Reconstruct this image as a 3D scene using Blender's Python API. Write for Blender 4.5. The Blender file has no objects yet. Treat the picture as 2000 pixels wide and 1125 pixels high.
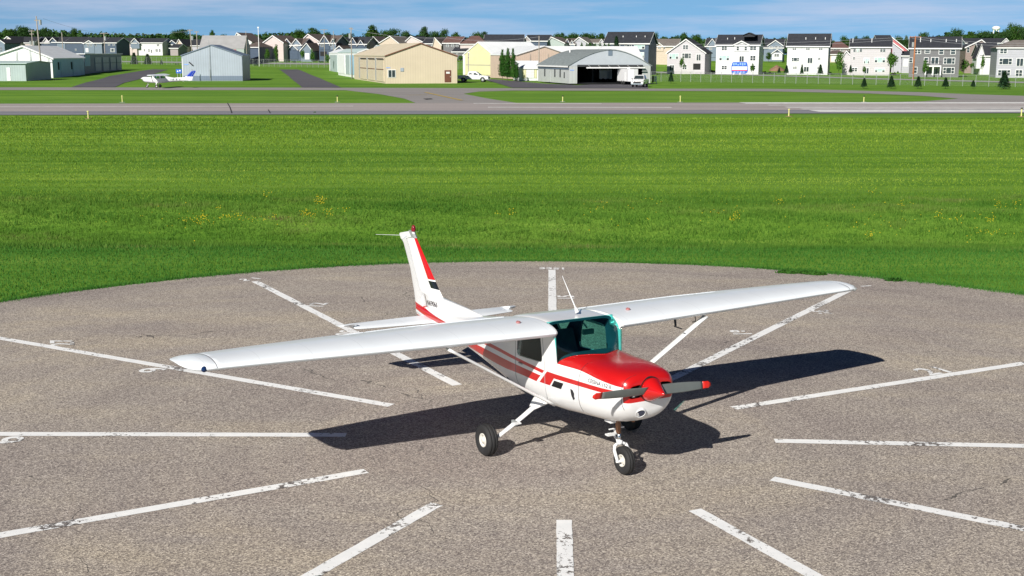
import bpy, bmesh, math, random
import numpy as np
from mathutils import Vector, Matrix
random.seed(7); RNG = np.random.default_rng(7)
R = math.radians
SC = bpy.context.scene
COL = SC.collection

# ------------------------------------------------------------------ camera
CAM_H, PITCH, ROLL, FPX = 5.25, 0.1868, 0.0020, 2422.0
FW = Vector((0, math.cos(PITCH), -math.sin(PITCH))); UP = Vector((0, math.sin(PITCH), math.cos(PITCH))); RT = Vector((1, 0, 0))
R2 = RT*math.cos(ROLL)+UP*math.sin(ROLL); U2 = UP*math.cos(ROLL)-RT*math.sin(ROLL)
cd = bpy.data.cameras.new('camera'); cam = bpy.data.objects.new('camera', cd); COL.objects.link(cam)
cd.sensor_width = 36; cd.lens = FPX/2000*36; cd.clip_start = 0.1; cd.clip_end = 6000
cam.matrix_world = Matrix(((R2.x, U2.x, -FW.x, 0), (R2.y, U2.y, -FW.y, 0), (R2.z, U2.z, -FW.z, CAM_H), (0, 0, 0, 1)))
SC.camera = cam
# ------------------------------------------------------------------ world, sun, exposure
SUNV = Vector((0.7225, 1.426, -1.0)).normalized()
ELEV = math.asin(-SUNV.z); ROT = math.atan2(-SUNV.x, -SUNV.y)
w = bpy.data.worlds.new('World'); SC.world = w; w.use_nodes = True
nt = w.node_tree; nt.nodes.clear()
def N(nt, t, **k):
    n = nt.nodes.new(t)
    for a, b in k.items(): setattr(n, a, b)
    return n
def L(nt, a, b): nt.links.new(a, b)
tc = N(nt, 'ShaderNodeTexCoord'); sep = N(nt, 'ShaderNodeSeparateXYZ'); L(nt, tc.outputs['Generated'], sep.inputs[0])
mz = N(nt, 'ShaderNodeMath', operation='MULTIPLY_ADD'); mz.inputs[1].default_value = 0.72; mz.inputs[2].default_value = 0.27
L(nt, sep.outputs[2], mz.inputs[0])
cb = N(nt, 'ShaderNodeCombineXYZ'); L(nt, sep.outputs[0], cb.inputs[0]); L(nt, sep.outputs[1], cb.inputs[1]); L(nt, mz.outputs[0], cb.inputs[2])
nm = N(nt, 'ShaderNodeVectorMath', operation='NORMALIZE'); L(nt, cb.outputs[0], nm.inputs[0])
sky = N(nt, 'ShaderNodeTexSky', sky_type='NISHITA'); sky.sun_disc = False; sky.sun_elevation = ELEV; sky.sun_rotation = ROT
sky.air_density = 1.0; sky.dust_density = 0.3; sky.ozone_density = 2.0
L(nt, nm.outputs[0], sky.inputs['Vector'])
# thin cloud streaks
mp = N(nt, 'ShaderNodeMapping'); mp.inputs['Scale'].default_value = (3.2, 3.2, 44); mp.inputs['Location'].default_value = (1.3, 0.2, 0.4)
L(nt, tc.outputs['Generated'], mp.inputs[0])
nz = N(nt, 'ShaderNodeTexNoise'); nz.inputs['Scale'].default_value = 1.6; nz.inputs['Detail'].default_value = 7; nz.inputs['Roughness'].default_value = .6
L(nt, mp.outputs[0], nz.inputs['Vector'])
cr = N(nt, 'ShaderNodeValToRGB'); cr.color_ramp.elements[0].position = .42; cr.color_ramp.elements[1].position = .66
cr.color_ramp.elements[0].color = (0, 0, 0, 1); cr.color_ramp.elements[1].color = (.42, .42, .42, 1)
L(nt, nz.outputs['Fac'], cr.inputs[0])
zr = N(nt, 'ShaderNodeMapRange', interpolation_type='SMOOTHSTEP'); zr.inputs[1].default_value = .03; zr.inputs[2].default_value = .28; zr.inputs[3].default_value = 0.0; zr.inputs[4].default_value = 1.0
L(nt, sep.outputs[2], zr.inputs[0])
mx = N(nt, 'ShaderNodeMix', data_type='RGBA'); L(nt, cr.outputs[0], mx.inputs[0])
tint = N(nt, 'ShaderNodeMix', data_type='RGBA', blend_type='MULTIPLY'); tint.inputs[0].default_value = 1
L(nt, sky.outputs[0], tint.inputs[6]); tint.inputs[7].default_value = (.90, 1.17, 1.18, 1)
L(nt, tint.outputs[2], mx.inputs[6]); mx.inputs[7].default_value = (6.6, 6.4, 7.6, 1)
zc = N(nt, 'ShaderNodeMix', data_type='RGBA'); L(nt, zr.outputs[0], zc.inputs[0]); zc.inputs[6].default_value = (1, 1, 1, 1); zc.inputs[7].default_value = (.055, .085, .165, 1)
dk = N(nt, 'ShaderNodeVectorMath', operation='MULTIPLY'); L(nt, mx.outputs[2], dk.inputs[0]); L(nt, zc.outputs[2], dk.inputs[1])
bg = N(nt, 'ShaderNodeBackground'); bg.inputs[1].default_value = 0.085; L(nt, dk.outputs[0], bg.inputs[0])
wo = N(nt, 'ShaderNodeOutputWorld'); L(nt, bg.outputs[0], wo.inputs[0])
sd = bpy.data.lights.new('sun', 'SUN'); sd.energy = 4.7; sd.angle = R(.5); sd.color = (1, .955, .88)
so = bpy.data.objects.new('sun', sd); COL.objects.link(so); so.rotation_euler = SUNV.to_track_quat('-Z', 'Y').to_euler()
so.location = (-30, -60, 50)
SC.view_settings.view_transform = 'Standard'; SC.view_settings.look = 'None'
SC.view_settings.exposure = 0.40; SC.view_settings.gamma = 1
SC.cycles.transparent_max_bounces = 12; SC.cycles.max_bounces = 6

# ------------------------------------------------------------------ projection helpers (photo pixel -> real place)
CP = Vector((0, 0, CAM_H))
def ray(u, v): return FW+R2*((u-1000)/FPX)-U2*((v-562.5)/FPX)
def at(u, v, Y):
    d = ray(u, v); return CP+d*(Y/d.y)
def S(t): t = min(1, max(0, t)); return t*t*(3-2*t)
def terrain(X, Y):
    z = 0.0
    if Y > 30 and Y < 50: z -= .65*math.exp(-((Y-38.5+.012*X)/3.2)**2)
    if Y > 225:
        wl = 1-S((X+62)/52)
        zl = 1.0*S((Y-250)/90)+.75*S((Y-340)/60)+2.5*S((Y-392)/75)
        zr = 3.0*S((Y-345)/40)+1.3*S((Y-420)/150)
        z += zl*wl+zr*(1-wl)
    return z
def ground(u, v):
    d = ray(u, v); lo, hi = 5.0, 900.0; Y = lo
    while Y < hi:
        p = CP+d*(Y/d.y)
        if p.z < terrain(p.x, p.y): break
        Y += 1.0 if Y > 60 else .25
    a = Y-(1.0 if Y > 60 else .25); b = Y
    for _ in range(20):
        m = (a+b)/2; p = CP+d*(m/d.y)
        if p.z < terrain(p.x, p.y): b = m
        else: a = m
    p = CP+d*(b/d.y); p.z = terrain(p.x, p.y); return p
def G0(u, v):
    d = ray(u, v); return CP+d*(-CAM_H/d.z)

# ------------------------------------------------------------------ object helpers
def link(name, me, parent=None, mats=()):
    o = bpy.data.objects.new(name, me); COL.objects.link(o)
    if me is not None:
        for m in mats:
            me.materials.append(m)
    if parent is not None: o.parent = parent
    return o
def mk(name, V, F, mat, parent=None, smooth=False, mi=None):
    me = bpy.data.meshes.new(name); me.from_pydata([tuple(v) for v in V], [], [tuple(f) for f in F])
    mats = mat if isinstance(mat, (list, tuple)) else [mat]
    for m in mats: me.materials.append(m)
    if mi is not None: me.polygons.foreach_set('material_index', mi)
    if smooth: me.polygons.foreach_set('use_smooth', [True]*len(me.polygons))
    me.update()
    o = bpy.data.objects.new(name, me); COL.objects.link(o)
    if parent is not None: o.parent = parent
    return o
def tag(o, label=None, cat=None, group=None, kind=None):
    if label: o['label'] = label
    if cat: o['category'] = cat
    if group: o['group'] = group
    if kind: o['kind'] = kind
    return o
def empty(name, loc, rz=0, label=None, cat=None, group=None):
    o = bpy.data.objects.new(name, None); COL.objects.link(o); o.location = loc; o.rotation_euler = (0, 0, rz)
    return tag(o, label, cat, group)
class MB:
    """collects boxes, prisms and tubes; every item keeps its own material index"""
    def __init__(s): s.V = []; s.F = []; s.M = []
    def add(s, V, F, m=0):
        b = len(s.V); s.V += [tuple(v) for v in V]; s.F += [tuple(i+b for i in f) for f in F]; s.M += [m]*len(F); return s
    def box(s, x0, x1, y0, y1, z0, z1, m=0):
        V = [(x, y, z) for x in (x0, x1) for y in (y0, y1) for z in (z0, z1)]
        return s.add(V, [(0, 1, 3, 2), (4, 6, 7, 5), (0, 4, 5, 1), (2, 3, 7, 6), (0, 2, 6, 4), (1, 5, 7, 3)], m)
    def prism(s, pts, a, b, m=0):
        """pts polygon, a/b functions mapping (p,q)->3D for the two ends"""
        n = len(pts); V = [a(*p) for p in pts]+[b(*p) for p in pts]
        F = [tuple(range(n))[::-1], tuple(range(n, 2*n))]+[(i, (i+1) % n, n+(i+1) % n, n+i) for i in range(n)]
        return s.add(V, F, m)
    def tube(s, p, q, r0, r1=None, n=8, m=0, fl=1.0):
        p = Vector(p); q = Vector(q); r1 = r0 if r1 is None else r1
        d = (q-p).normalized(); a = d.orthogonal().normalized() if abs(d.z) < .99 else Vector((1, 0, 0)); b = d.cross(a)
        V = []
        for c, r in ((p, r0), (q, r1)):
            for i in range(n):
                t = 2*math.pi*i/n; V.append(c+a*(r*math.cos(t))+b*(r*fl*math.sin(t)))
        F = [(i, (i+1) % n, n+(i+1) % n, n+i) for i in range(n)]+[tuple(range(n))[::-1], tuple(range(n, 2*n))]
        return s.add(V, F, m)
    def lathe(s, prof, c, ax, n=24, m=0):
        """prof list of (distance along ax, radius)"""
        c = Vector(c); ax = Vector(ax).normalized(); a = ax.orthogonal().normalized(); b = ax.cross(a)
        V = []; F = []
        for h, r in prof:
            for i in range(n):
                t = 2*math.pi*i/n; V.append(c+ax*h+a*(r*math.cos(t))+b*(r*math.sin(t)))
        for j in range(len(prof)-1):
            for i in range(n): F.append((j*n+i, j*n+(i+1) % n, (j+1)*n+(i+1) % n, (j+1)*n+i))
        return s.add(V, F, m)
    def build(s, name, mats, parent=None, smooth=False): return mk(name, s.V, s.F, mats, parent, smooth, s.M)
def fixn(o):
    bm = bmesh.new(); bm.from_mesh(o.data); bmesh.ops.recalc_face_normals(bm, faces=bm.faces); bm.to_mesh(o.data); bm.free(); return o
def smooth_by_angle(o, ang=35):
    me = o.data; bm = bmesh.new(); bm.from_mesh(me)
    bmesh.ops.remove_doubles(bm, verts=bm.verts, dist=1e-5); bmesh.ops.recalc_face_normals(bm, faces=bm.faces)
    for f in bm.faces: f.smooth = True
    for e in bm.edges:
        if len(e.link_faces) == 2 and e.calc_face_angle(0) > R(ang): e.smooth = False
    bm.to_mesh(me); bm.free(); return o

# ------------------------------------------------------------------ materials
def mat(name, col, rough=.5, var=.12, scale=3.0, bump=0.0, metal=0.0, coat=0.0, spec=.5, lines=None, detail=4):
    """plain procedural material: noise-varied colour, optional board/rib lines = (axis, spacing, darken)"""
    m = bpy.data.materials.new(name); m.use_nodes = True; t = m.node_tree; b = t.nodes['Principled BSDF']
    c = N(t, 'ShaderNodeTexCoord'); n = N(t, 'ShaderNodeTexNoise'); n.inputs['Scale'].default_value = scale; n.inputs['Detail'].default_value = detail
    L(t, c.outputs['Object'], n.inputs['Vector'])
    mr = N(t, 'ShaderNodeMapRange'); mr.inputs[1].default_value = .3; mr.inputs[2].default_value = .7
    mr.inputs[3].default_value = 1-var; mr.inputs[4].default_value = 1+var; L(t, n.outputs['Fac'], mr.inputs[0])
    out = mr.outputs[0]
    if lines:
        ax, sp, dk = lines[:3]; lw = lines[3] if len(lines) > 3 else .10; sx = N(t, 'ShaderNodeSeparateXYZ'); L(t, c.outputs['Object'], sx.inputs[0])
        if ax == 'xy':
            ad = N(t, 'ShaderNodeMath', operation='ADD'); L(t, sx.outputs[0], ad.inputs[0]); L(t, sx.outputs[1], ad.inputs[1]); src = ad.outputs[0]
        else: src = sx.outputs['XYZ'.index(ax.upper())]
        q = N(t, 'ShaderNodeMath', operation='PINGPONG'); q.inputs[1].default_value = sp/2; L(t, src, q.inputs[0])
        l = N(t, 'ShaderNodeMath', operation='LESS_THAN'); l.inputs[1].default_value = sp*lw; L(t, q.outputs[0], l.inputs[0])
        k = N(t, 'ShaderNodeMath', operation='MULTIPLY_ADD'); k.inputs[1].default_value = -dk; k.inputs[2].default_value = 1; L(t, l.outputs[0], k.inputs[0])
        pr = N(t, 'ShaderNodeMath', operation='MULTIPLY'); L(t, out, pr.inputs[0]); L(t, k.outputs[0], pr.inputs[1]); out = pr.outputs[0]
    v = N(t, 'ShaderNodeVectorMath', operation='SCALE'); v.inputs[0].default_value = col[:3]; L(t, out, v.inputs['Scale'])
    L(t, v.outputs[0], b.inputs['Base Color']); b.inputs['Roughness'].default_value = rough; b.inputs['Metallic'].default_value = metal
    b.inputs['Coat Weight'].default_value = coat; b.inputs['Specular IOR Level'].default_value = spec
    if bump:
        bp = N(t, 'ShaderNodeBump'); bp.inputs['Strength'].default_value = bump; bp.inputs['Distance'].default_value = .02
        L(t, n.outputs['Fac'], bp.inputs['Height']); L(t, bp.outputs[0], b.inputs['Normal'])
    return m
def ramp(t, src, stops):
    r = N(t, 'ShaderNodeValToRGB'); e = r.color_ramp.elements
    while len(e) < len(stops): e.new(.5)
    for i, (p, c) in enumerate(stops): e[i].position = p; e[i].color = (*c, 1) if len(c) == 3 else c
    L(t, src, r.inputs[0]); return r.outputs[0]
def noise(t, vec, scale, detail=4, rough=.5):
    n = N(t, 'ShaderNodeTexNoise'); n.inputs['Scale'].default_value = scale; n.inputs['Detail'].default_value = detail; n.inputs['Roughness'].default_value = rough
    L(t, vec, n.inputs['Vector']); return n.outputs['Fac']
def mixc(t, f, a, b, bt='MIX'):
    m = N(t, 'ShaderNodeMix', data_type='RGBA', blend_type=bt)
    for i, x in ((0, f), (6, a), (7, b)):
        if isinstance(x, (int, float)): m.inputs[i].default_value = x
        elif isinstance(x, tuple): m.inputs[i].default_value = (*x, 1)
        else: L(t, x, m.inputs[i])
    return m.outputs[2]
def mth(t, op, a, b=None, c=None):
    m = N(t, 'ShaderNodeMath', operation=op)
    for i, x in enumerate((a, b, c)):
        if x is None: continue
        if isinstance(x, (int, float)): m.inputs[i].default_value = x
        else: L(t, x, m.inputs[i])
    return m.outputs[0]
def newmat(name):
    m = bpy.data.materials.new(name); m.use_nodes = True; t = m.node_tree
    return m, t, t.nodes['Principled BSDF'], N(t, 'ShaderNodeTexCoord').outputs['Object']
def aggregate_colour(t, oc):
    """worn sealed asphalt: light stones of many colours in a dark binder"""
    v = N(t, 'ShaderNodeTexVoronoi'); v.inputs['Scale'].default_value = 66; L(t, oc, v.inputs['Vector'])
    sh = N(t, 'ShaderNodeSeparateColor'); L(t, v.outputs['Color'], sh.inputs[0])
    stone = ramp(t, sh.outputs[0], [(0, (.145, .128, .118)), (.3, (.255, .226, .205)), (.6, (.365, .327, .288)), (.85, (.49, .445, .38)), (1, (.66, .61, .54))])
    fine = noise(t, oc, 70, 3, .7)
    stone = mixc(t, 1, stone, ramp(t, fine, [(.3, (.80, .80, .80)), (.7, (1.18, 1.18, 1.18))]), 'MULTIPLY')
    mp = N(t, 'ShaderNodeMapping'); mp.inputs['Scale'].default_value = (.16, .5, 1); L(t, oc, mp.inputs[0])
    big = noise(t, mp.outputs[0], 1.1, 5, .6)
    big2 = noise(t, oc, .35, 4, .6)
    stone = mixc(t, 1, stone, ramp(t, big, [(.28, (.87, .84, .85)), (.50, (.99, .98, .98)), (.72, (1.15, 1.12, 1.02))]), 'MULTIPLY')
    stone = mixc(t, 1, stone, ramp(t, big2, [(.3, (.9, .88, .9)), (.7, (1.08, 1.07, 1.05))]), 'MULTIPLY')
    return stone, v.outputs['Distance']
def m_apron():
    m, t, b, oc = newmat('apron_asphalt'); c, d = aggregate_colour(t, oc); L(t, c, b.inputs['Base Color']); b.inputs['Roughness'].default_value = .85
    # hairline cracks
    v = N(t, 'ShaderNodeTexVoronoi', feature='DISTANCE_TO_EDGE'); v.inputs['Scale'].default_value = .16
    wn = N(t, 'ShaderNodeTexNoise'); wn.inputs['Scale'].default_value = .9; wn.inputs['Detail'].default_value = 5; L(t, oc, wn.inputs['Vector'])
    va = N(t, 'ShaderNodeVectorMath', operation='MULTIPLY_ADD'); L(t, wn.outputs['Color'], va.inputs[0]); va.inputs[1].default_value = (1.4, 1.4, 0); L(t, oc, va.inputs[2])
    L(t, va.outputs[0], v.inputs['Vector'])
    ck = mth(t, 'LESS_THAN', v.outputs['Distance'], .0011)
    gate = mth(t, 'GREATER_THAN', noise(t, oc, .5, 2), .60)
    ck = mth(t, 'MULTIPLY', ck, mth(t, 'MULTIPLY', gate, .7))
    sp = N(t, 'ShaderNodeVectorMath', operation='SUBTRACT'); L(t, oc, sp.inputs[0]); sp.inputs[1].default_value = (.67, 16.35, 0)
    ln = N(t, 'ShaderNodeVectorMath', operation='LENGTH'); L(t, sp.outputs[0], ln.inputs[0])
    cbv = N(t, 'ShaderNodeCombineXYZ'); L(t, ln.outputs['Value'], cbv.inputs[0])
    sc_ = N(t, 'ShaderNodeVectorMath', operation='MULTIPLY_ADD'); L(t, oc, sc_.inputs[0]); sc_.inputs[1].default_value = (.06, .06, 0); L(t, cbv.outputs[0], sc_.inputs[2])
    arc_ = noise(t, sc_.outputs[0], 1.1, 4, .6)
    c = mixc(t, 1, c, ramp(t, arc_, [(.33, (.89, .88, .89)), (.5, (1, 1, 1)), (.68, (1.08, 1.07, 1.03))]), 'MULTIPLY')
    spot = noise(t, oc, 1.9, 2, .5)
    c = mixc(t, mth(t, 'MULTIPLY', mth(t, 'GREATER_THAN', spot, .765), .45), c, (.06, .055, .055))
    L(t, mixc(t, ck, c, (.03, .03, .03)), b.inputs['Base Color'])
    bp = N(t, 'ShaderNodeBump'); bp.inputs['Strength'].default_value = .35; bp.inputs['Distance'].default_value = .008; L(t, d, bp.inputs['Height']); L(t, bp.outputs[0], b.inputs['Normal'])
    return m
def m_paint():
    m, t, b, oc = newmat('worn_white_paint'); c, d = aggregate_colour(t, oc)
    n1 = noise(t, oc, 14, 6, .75); n2 = noise(t, oc, 1.3, 3)
    thr = mth(t, 'MULTIPLY_ADD', n2, -.62, .905)
    chip = mth(t, 'GREATER_THAN', n1, thr)
    pc = ramp(t, noise(t, oc, 6, 4), [(.3, (.80, .81, .81)), (.7, (.90, .90, .89))])
    binder = mixc(t, .6, c, (.05, .05, .055))
    L(t, mixc(t, chip, pc, binder), b.inputs['Base Color']); b.inputs['Roughness'].default_value = .7
    return m
def m_grass(name, bands, stripes=True):
    """bands: ramp of greens; stripes: mowing lines along X"""
    m, t, b, oc = newmat(name)
    mp = N(t, 'ShaderNodeMapping'); mp.inputs['Scale'].default_value = (.25, 1.0, 1); L(t, oc, mp.inputs[0])
    n1 = noise(t, mp.outputs[0], .55, 6, .6); n2 = noise(t, mp.outputs[0], 5, 5, .7); n3 = noise(t, oc, 26, 3, .7)
    mp2 = N(t, 'ShaderNodeMapping'); mp2.inputs['Scale'].default_value = (.012, .9, 1); L(t, oc, mp2.inputs[0])
    n4 = noise(t, mp2.outputs[0], .55, 4, .7)
    c = ramp(t, n1, bands)
    c = mixc(t, 1, c, ramp(t, n2, [(.25, (.78, .82, .7)), (.5, (1, 1, 1)), (.78, (1.22, 1.15, 1.25))]), 'MULTIPLY')
    c = mixc(t, 1, c, ramp(t, n3, [(.25, (.74, .78, .7)), (.75, (1.24, 1.2, 1.3))]), 'MULTIPLY')
    if stripes:
        c = mixc(t, 1, c, ramp(t, n4, [(.35, (.78, .86, .74)), (.62, (1.28, 1.14, 1.25))]), 'MULTIPLY')
        mp3 = N(t, 'ShaderNodeMapping'); mp3.inputs['Scale'].default_value = (.02, .09, 1); L(t, oc, mp3.inputs[0])
        c = mixc(t, 1, c, ramp(t, noise(t, mp3.outputs[0], 1, 3, .6), [(.36, (.84, .9, .85)), (.64, (1.18, 1.12, 1.2))]), 'MULTIPLY')
    L(t, c, b.inputs['Base Color']); b.inputs['Roughness'].default_value = .8; b.inputs['Specular IOR Level'].default_value = .15
    bp = N(t, 'ShaderNodeBump'); bp.inputs['Strength'].default_value = .6; bp.inputs['Distance'].default_value = .06; L(t, n2, bp.inputs['Height']); L(t, bp.outputs[0], b.inputs['Normal'])
    return m
def m_runway(name, a, c_, sc=.4):
    m, t, b, oc = newmat(name)
    mp = N(t, 'ShaderNodeMapping'); mp.inputs['Scale'].default_value = (.05, 1, 1); L(t, oc, mp.inputs[0])
    c = ramp(t, noise(t, mp.outputs[0], sc, 5, .6), [(.3, a), (.7, c_)])
    c = mixc(t, 1, c, ramp(t, noise(t, oc, 2.5, 5, .7), [(.3, (.88, .88, .88)), (.7, (1.1, 1.1, 1.1))]), 'MULTIPLY')
    L(t, c, b.inputs['Base Color']); b.inputs['Roughness'].default_value = .85; return m
def m_leaf(name, a, c_, sc=.6):
    m, t, b, oc = newmat(name); g = N(t, 'ShaderNodeNewGeometry')
    c = ramp(t, noise(t, oc, sc, 4, .6), [(.32, a), (.68, c_)])
    c = mixc(t, 1, c, ramp(t, g.outputs['Random Per Island'], [(0, (.62, .68, .6)), (1, (1.35, 1.25, 1.3))]), 'MULTIPLY')
    L(t, c, b.inputs['Base Color']); b.inputs['Roughness'].default_value = .7; b.inputs['Specular IOR Level'].default_value = .2
    tr = N(t, 'ShaderNodeBsdfTranslucent'); L(t, c, tr.inputs[0]); ms = N(t, 'ShaderNodeMixShader'); ms.inputs[0].default_value = .3
    L(t, b.outputs[0], ms.inputs[1]); L(t, tr.outputs[0], ms.inputs[2]); L(t, ms.outputs[0], t.nodes['Material Output'].inputs[0])
    return m
def m_tint(name, col, gloss=.08):
    m = bpy.data.materials.new(name); m.use_nodes = True; t = m.node_tree; t.nodes.remove(t.nodes['Principled BSDF'])
    tr = N(t, 'ShaderNodeBsdfTransparent'); oc = N(t, 'ShaderNodeTexCoord').outputs['Object']
    L(t, mixc(t, noise(t, oc, 3, 3), tuple(x*.94 for x in col), col), tr.inputs[0])
    gl = N(t, 'ShaderNodeBsdfGlossy'); gl.inputs['Roughness'].default_value = .05
    fr = N(t, 'ShaderNodeLayerWeight'); fr.inputs[0].default_value = .5; ms = N(t, 'ShaderNodeMixShader'); L(t, mth(t, 'MULTIPLY_ADD', mth(t, 'POWER', fr.outputs['Facing'], 4.0), .5, .03), ms.inputs[0])
    L(t, tr.outputs[0], ms.inputs[1]); L(t, gl.outputs[0], ms.inputs[2]); L(t, ms.outputs[0], t.nodes['Material Output'].inputs[0]); return m
def m_chain(name):
    m = bpy.data.materials.new(name); m.use_nodes = True; t = m.node_tree; b = t.nodes['Principled BSDF']
    b.inputs['Base Color'].default_value = (.26, .29, .28, 1); b.inputs['Roughness'].default_value = .5
    oc = N(t, 'ShaderNodeTexCoord').outputs['Object']; s = N(t, 'ShaderNodeSeparateXYZ'); L(t, oc, s.inputs[0])
    a = mth(t, 'PINGPONG', mth(t, 'ADD', s.outputs[0], s.outputs[2]), .045); c = mth(t, 'PINGPONG', mth(t, 'SUBTRACT', s.outputs[0], s.outputs[2]), .045)
    k = mth(t, 'MAXIMUM', mth(t, 'LESS_THAN', a, .0019), mth(t, 'LESS_THAN', c, .0019))
    tr = N(t, 'ShaderNodeBsdfTransparent'); ms = N(t, 'ShaderNodeMixShader'); L(t, k, ms.inputs[0]); L(t, tr.outputs[0], ms.inputs[1]); L(t, b.outputs[0], ms.inputs[2])
    L(t, ms.outputs[0], t.nodes['Material Output'].inputs[0]); return m

M = {}
M['apron'] = m_apron(); M['paint'] = m_paint()
M['grass'] = m_grass('mown_grass', [(.25, (.078, .19, .016)), (.5, (.115, .245, .024)), (.75, (.165, .295, .038))])
M['runway'] = m_runway('runway_asphalt', (.30, .265, .255), (.40, .355, .34)); M['runway_edge'] = m_runway('shoulder_asphalt', (.175, .175, .20), (.24, .24, .265))
M['taxi'] = m_runway('taxiway_asphalt', (.235, .22, .212), (.31, .29, .28)); M['lane'] = m_runway('dark_lane_asphalt', (.065, .062, .075), (.115, .11, .125))
M['gravel'] = m_runway('service_road_gravel', (.25, .25, .25), (.38, .38, .37))
M['rpaint'] = mat('runway_paint', (.72, .72, .70), .7, .18, 1.2); M['ypaint'] = mat('taxi_line_paint', (.48, .34, .08), .7, .25, 2)
M['white'] = mat('white_siding', (.66, .66, .68), .6, .04, 1.5, lines=('z', .5, .10)); M['offwhite'] = mat('pale_lilac_siding', (.52, .495, .525), .6, .04, 1.5, lines=('z', .5, .10))
M['bright'] = mat('bright_white_steel', (.80, .82, .82), .45, .05, .5, lines=('xy', .9, .12)); M['trim'] = mat('white_trim', (.78, .78, .78), .5, .05, 2)
M['grey_steel'] = mat('blue_grey_steel', (.37, .42, .49), .45, .06, .5, lines=('xy', .45, .16)); M['grey_dark'] = mat('dark_grey_steel', (.16, .205, .28), .5, .06, .5, lines=('xy', .45, .12))
M['sage'] = mat('sage_steel', (.38, .46, .46), .5, .06, .5, lines=('xy', .45, .14)); M['sage_roof'] = mat('sage_roof', (.50, .62, .60), .45, .06, .5)
M['blue_and_shade_steel'] = mat('pale_blue_and_shade_steel', (.34, .54, .70), .5, .08, .5, lines=('xy', .6, .14)); M['tan_steel'] = mat('tan_steel', (.63, .53, .40), .5, .04, .5, lines=('xy', .45, .10))  # the pale blue also carries painted shade on the white hangar's side
M['tan_roof'] = mat('tan_steel_roof', (.68, .59, .43), .5, .05, .4); M['peach'] = mat('peach_steel', (.60, .46, .38), .5, .05, .5, lines=('xy', .45, .10))
M['yellow'] = mat('pale_yellow_steel', (.68, .66, .40), .5, .04, .5, lines=('xy', .45, .1)); M['white_roof'] = mat('white_steel_roof', (.86, .89, .90), .4, .05, .4, lines=('x', .9, .06))
M['grey_roof'] = mat('grey_shingle', (.20, .23, .235), .8, .18, 2.2); M['light_steel'] = mat('pale_grey_steel', (.48, .50, .50), .5, .05, .5, lines=('xy', .6, .12))
M['front_steel'] = mat('pale_blue_grey_gable', (.46, .50, .54), .5, .04, .8); M['barn_roof'] = mat('weathered_grey_roof', (.36, .36, .36), .7, .08, .6)
M['shingle'] = mat('charcoal_shingle', (.028, .031, .040), .85, .25, 1.4, lines=('z', .4, .12)); M['shingle2'] = mat('brown_shingle', (.115, .088, .078), .85, .2, 1.4, lines=('z', .4, .12))
M['shingle3'] = mat('taupe_shingle', (.17, .15, .135), .85, .2, 1.4, lines=('z', .4, .12)); M['shingle4'] = mat('red_brown_shingle', (.135, .072, .062), .85, .2, 1.4, lines=('z', .4, .12))
M['navy'] = mat('navy_siding', (.055, .085, .135), .6, .08, 1.5, lines=('z', .5, .15)); M['slate'] = mat('slate_blue_siding', (.16, .21, .27), .6, .06, 1.5, lines=('z', .5, .13))
M['charcoal'] = mat('charcoal_siding', (.145, .145, .155), .6, .06, 1.5, lines=('z', .5, .15)); M['beige'] = mat('beige_siding', (.55, .46, .37), .6, .05, 1.5, lines=('z', .5, .1))
M['cream'] = mat('pinkish_cream_siding', (.58, .50, .48), .6, .05, 1.5, lines=('z', .5, .1)); M['sagehouse'] = mat('sage_siding', (.36, .42, .40), .6, .05, 1.5, lines=('z', .5, .1))
M['lgrey'] = mat('light_grey_siding', (.42, .42, .47), .6, .05, 1.5, lines=('z', .5, .12)); M['brown'] = mat('brown_siding', (.27, .205, .185), .6, .05, 1.5, lines=('z', .5, .12))
M['red'] = mat('brick_pink_siding', (.50, .13, .15), .6, .05, 1.5, lines=('z', .5, .12)); M['taupe'] = mat('taupe_siding', (.33, .29, .29), .6, .05, 1.5, lines=('z', .5, .12))
M['window'] = mat('window_glass', (.035, .05, .055), .08, .3, 1); M['shade'] = mat('shaded_window_blind', (.42, .58, .55), .3, .1, 1)
M['door_brown'] = mat('brown_door_paint', (.16, .062, .04), .5, .1, 4); M['door_white'] = mat('white_door_paint', (.74, .74, .76), .4, .05, 2, lines=('z', .55, .1))
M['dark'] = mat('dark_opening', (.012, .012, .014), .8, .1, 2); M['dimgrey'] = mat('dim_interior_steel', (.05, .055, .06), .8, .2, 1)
M['wood'] = mat('weathered_pole_wood', (.30, .27, .23), .85, .15, 3); M['orangewood'] = mat('orange_treated_wood', (.36, .14, .055), .8, .15, 3)
M['bark'] = mat('bark', (.09, .07, .055), .9, .3, 6, bump=.4); M['galv'] = mat('galvanised_steel', (.36, .38, .38), .4, .08, 4, metal=.3)
M['leaf'] = m_leaf('broadleaf_foliage', (.022, .065, .010), (.068, .155, .022)); M['leaf_dark'] = m_leaf('dark_foliage', (.020, .058, .018), (.062, .145, .036))
M['leaf_light'] = m_leaf('young_foliage', (.045, .125, .016), (.10, .23, .035)); M['conifer'] = m_leaf('spruce_foliage', (.017, .055, .024), (.048, .115, .045)); M['arbor'] = m_leaf('arborvitae_foliage', (.020, .085, .010), (.05, .155, .018))
M['soil'] = mat('bare_soil', (.22, .13, .085), .95, .25, 1.5, bump=.5)
M['tire'] = mat('tyre_rubber', (.018, .018, .019), .75, .25, 8); M['rim'] = mat('cream_painted_rim', (.62, .60, .55), .35, .08, 8)
M['chrome'] = mat('polished_steel', (.7, .72, .75), .15, .05, 8, metal=1.0); M['carpaint'] = mat('white_car_paint', (.80, .80, .81), .2, .02, 2, coat=.5)
M['plastic'] = mat('black_plastic', (.02, .02, .022), .5, .15, 6); M['yellowmark'] = mat('yellow_marker_plastic', (.70, .66, .26), .5, .1, 4)
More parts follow.
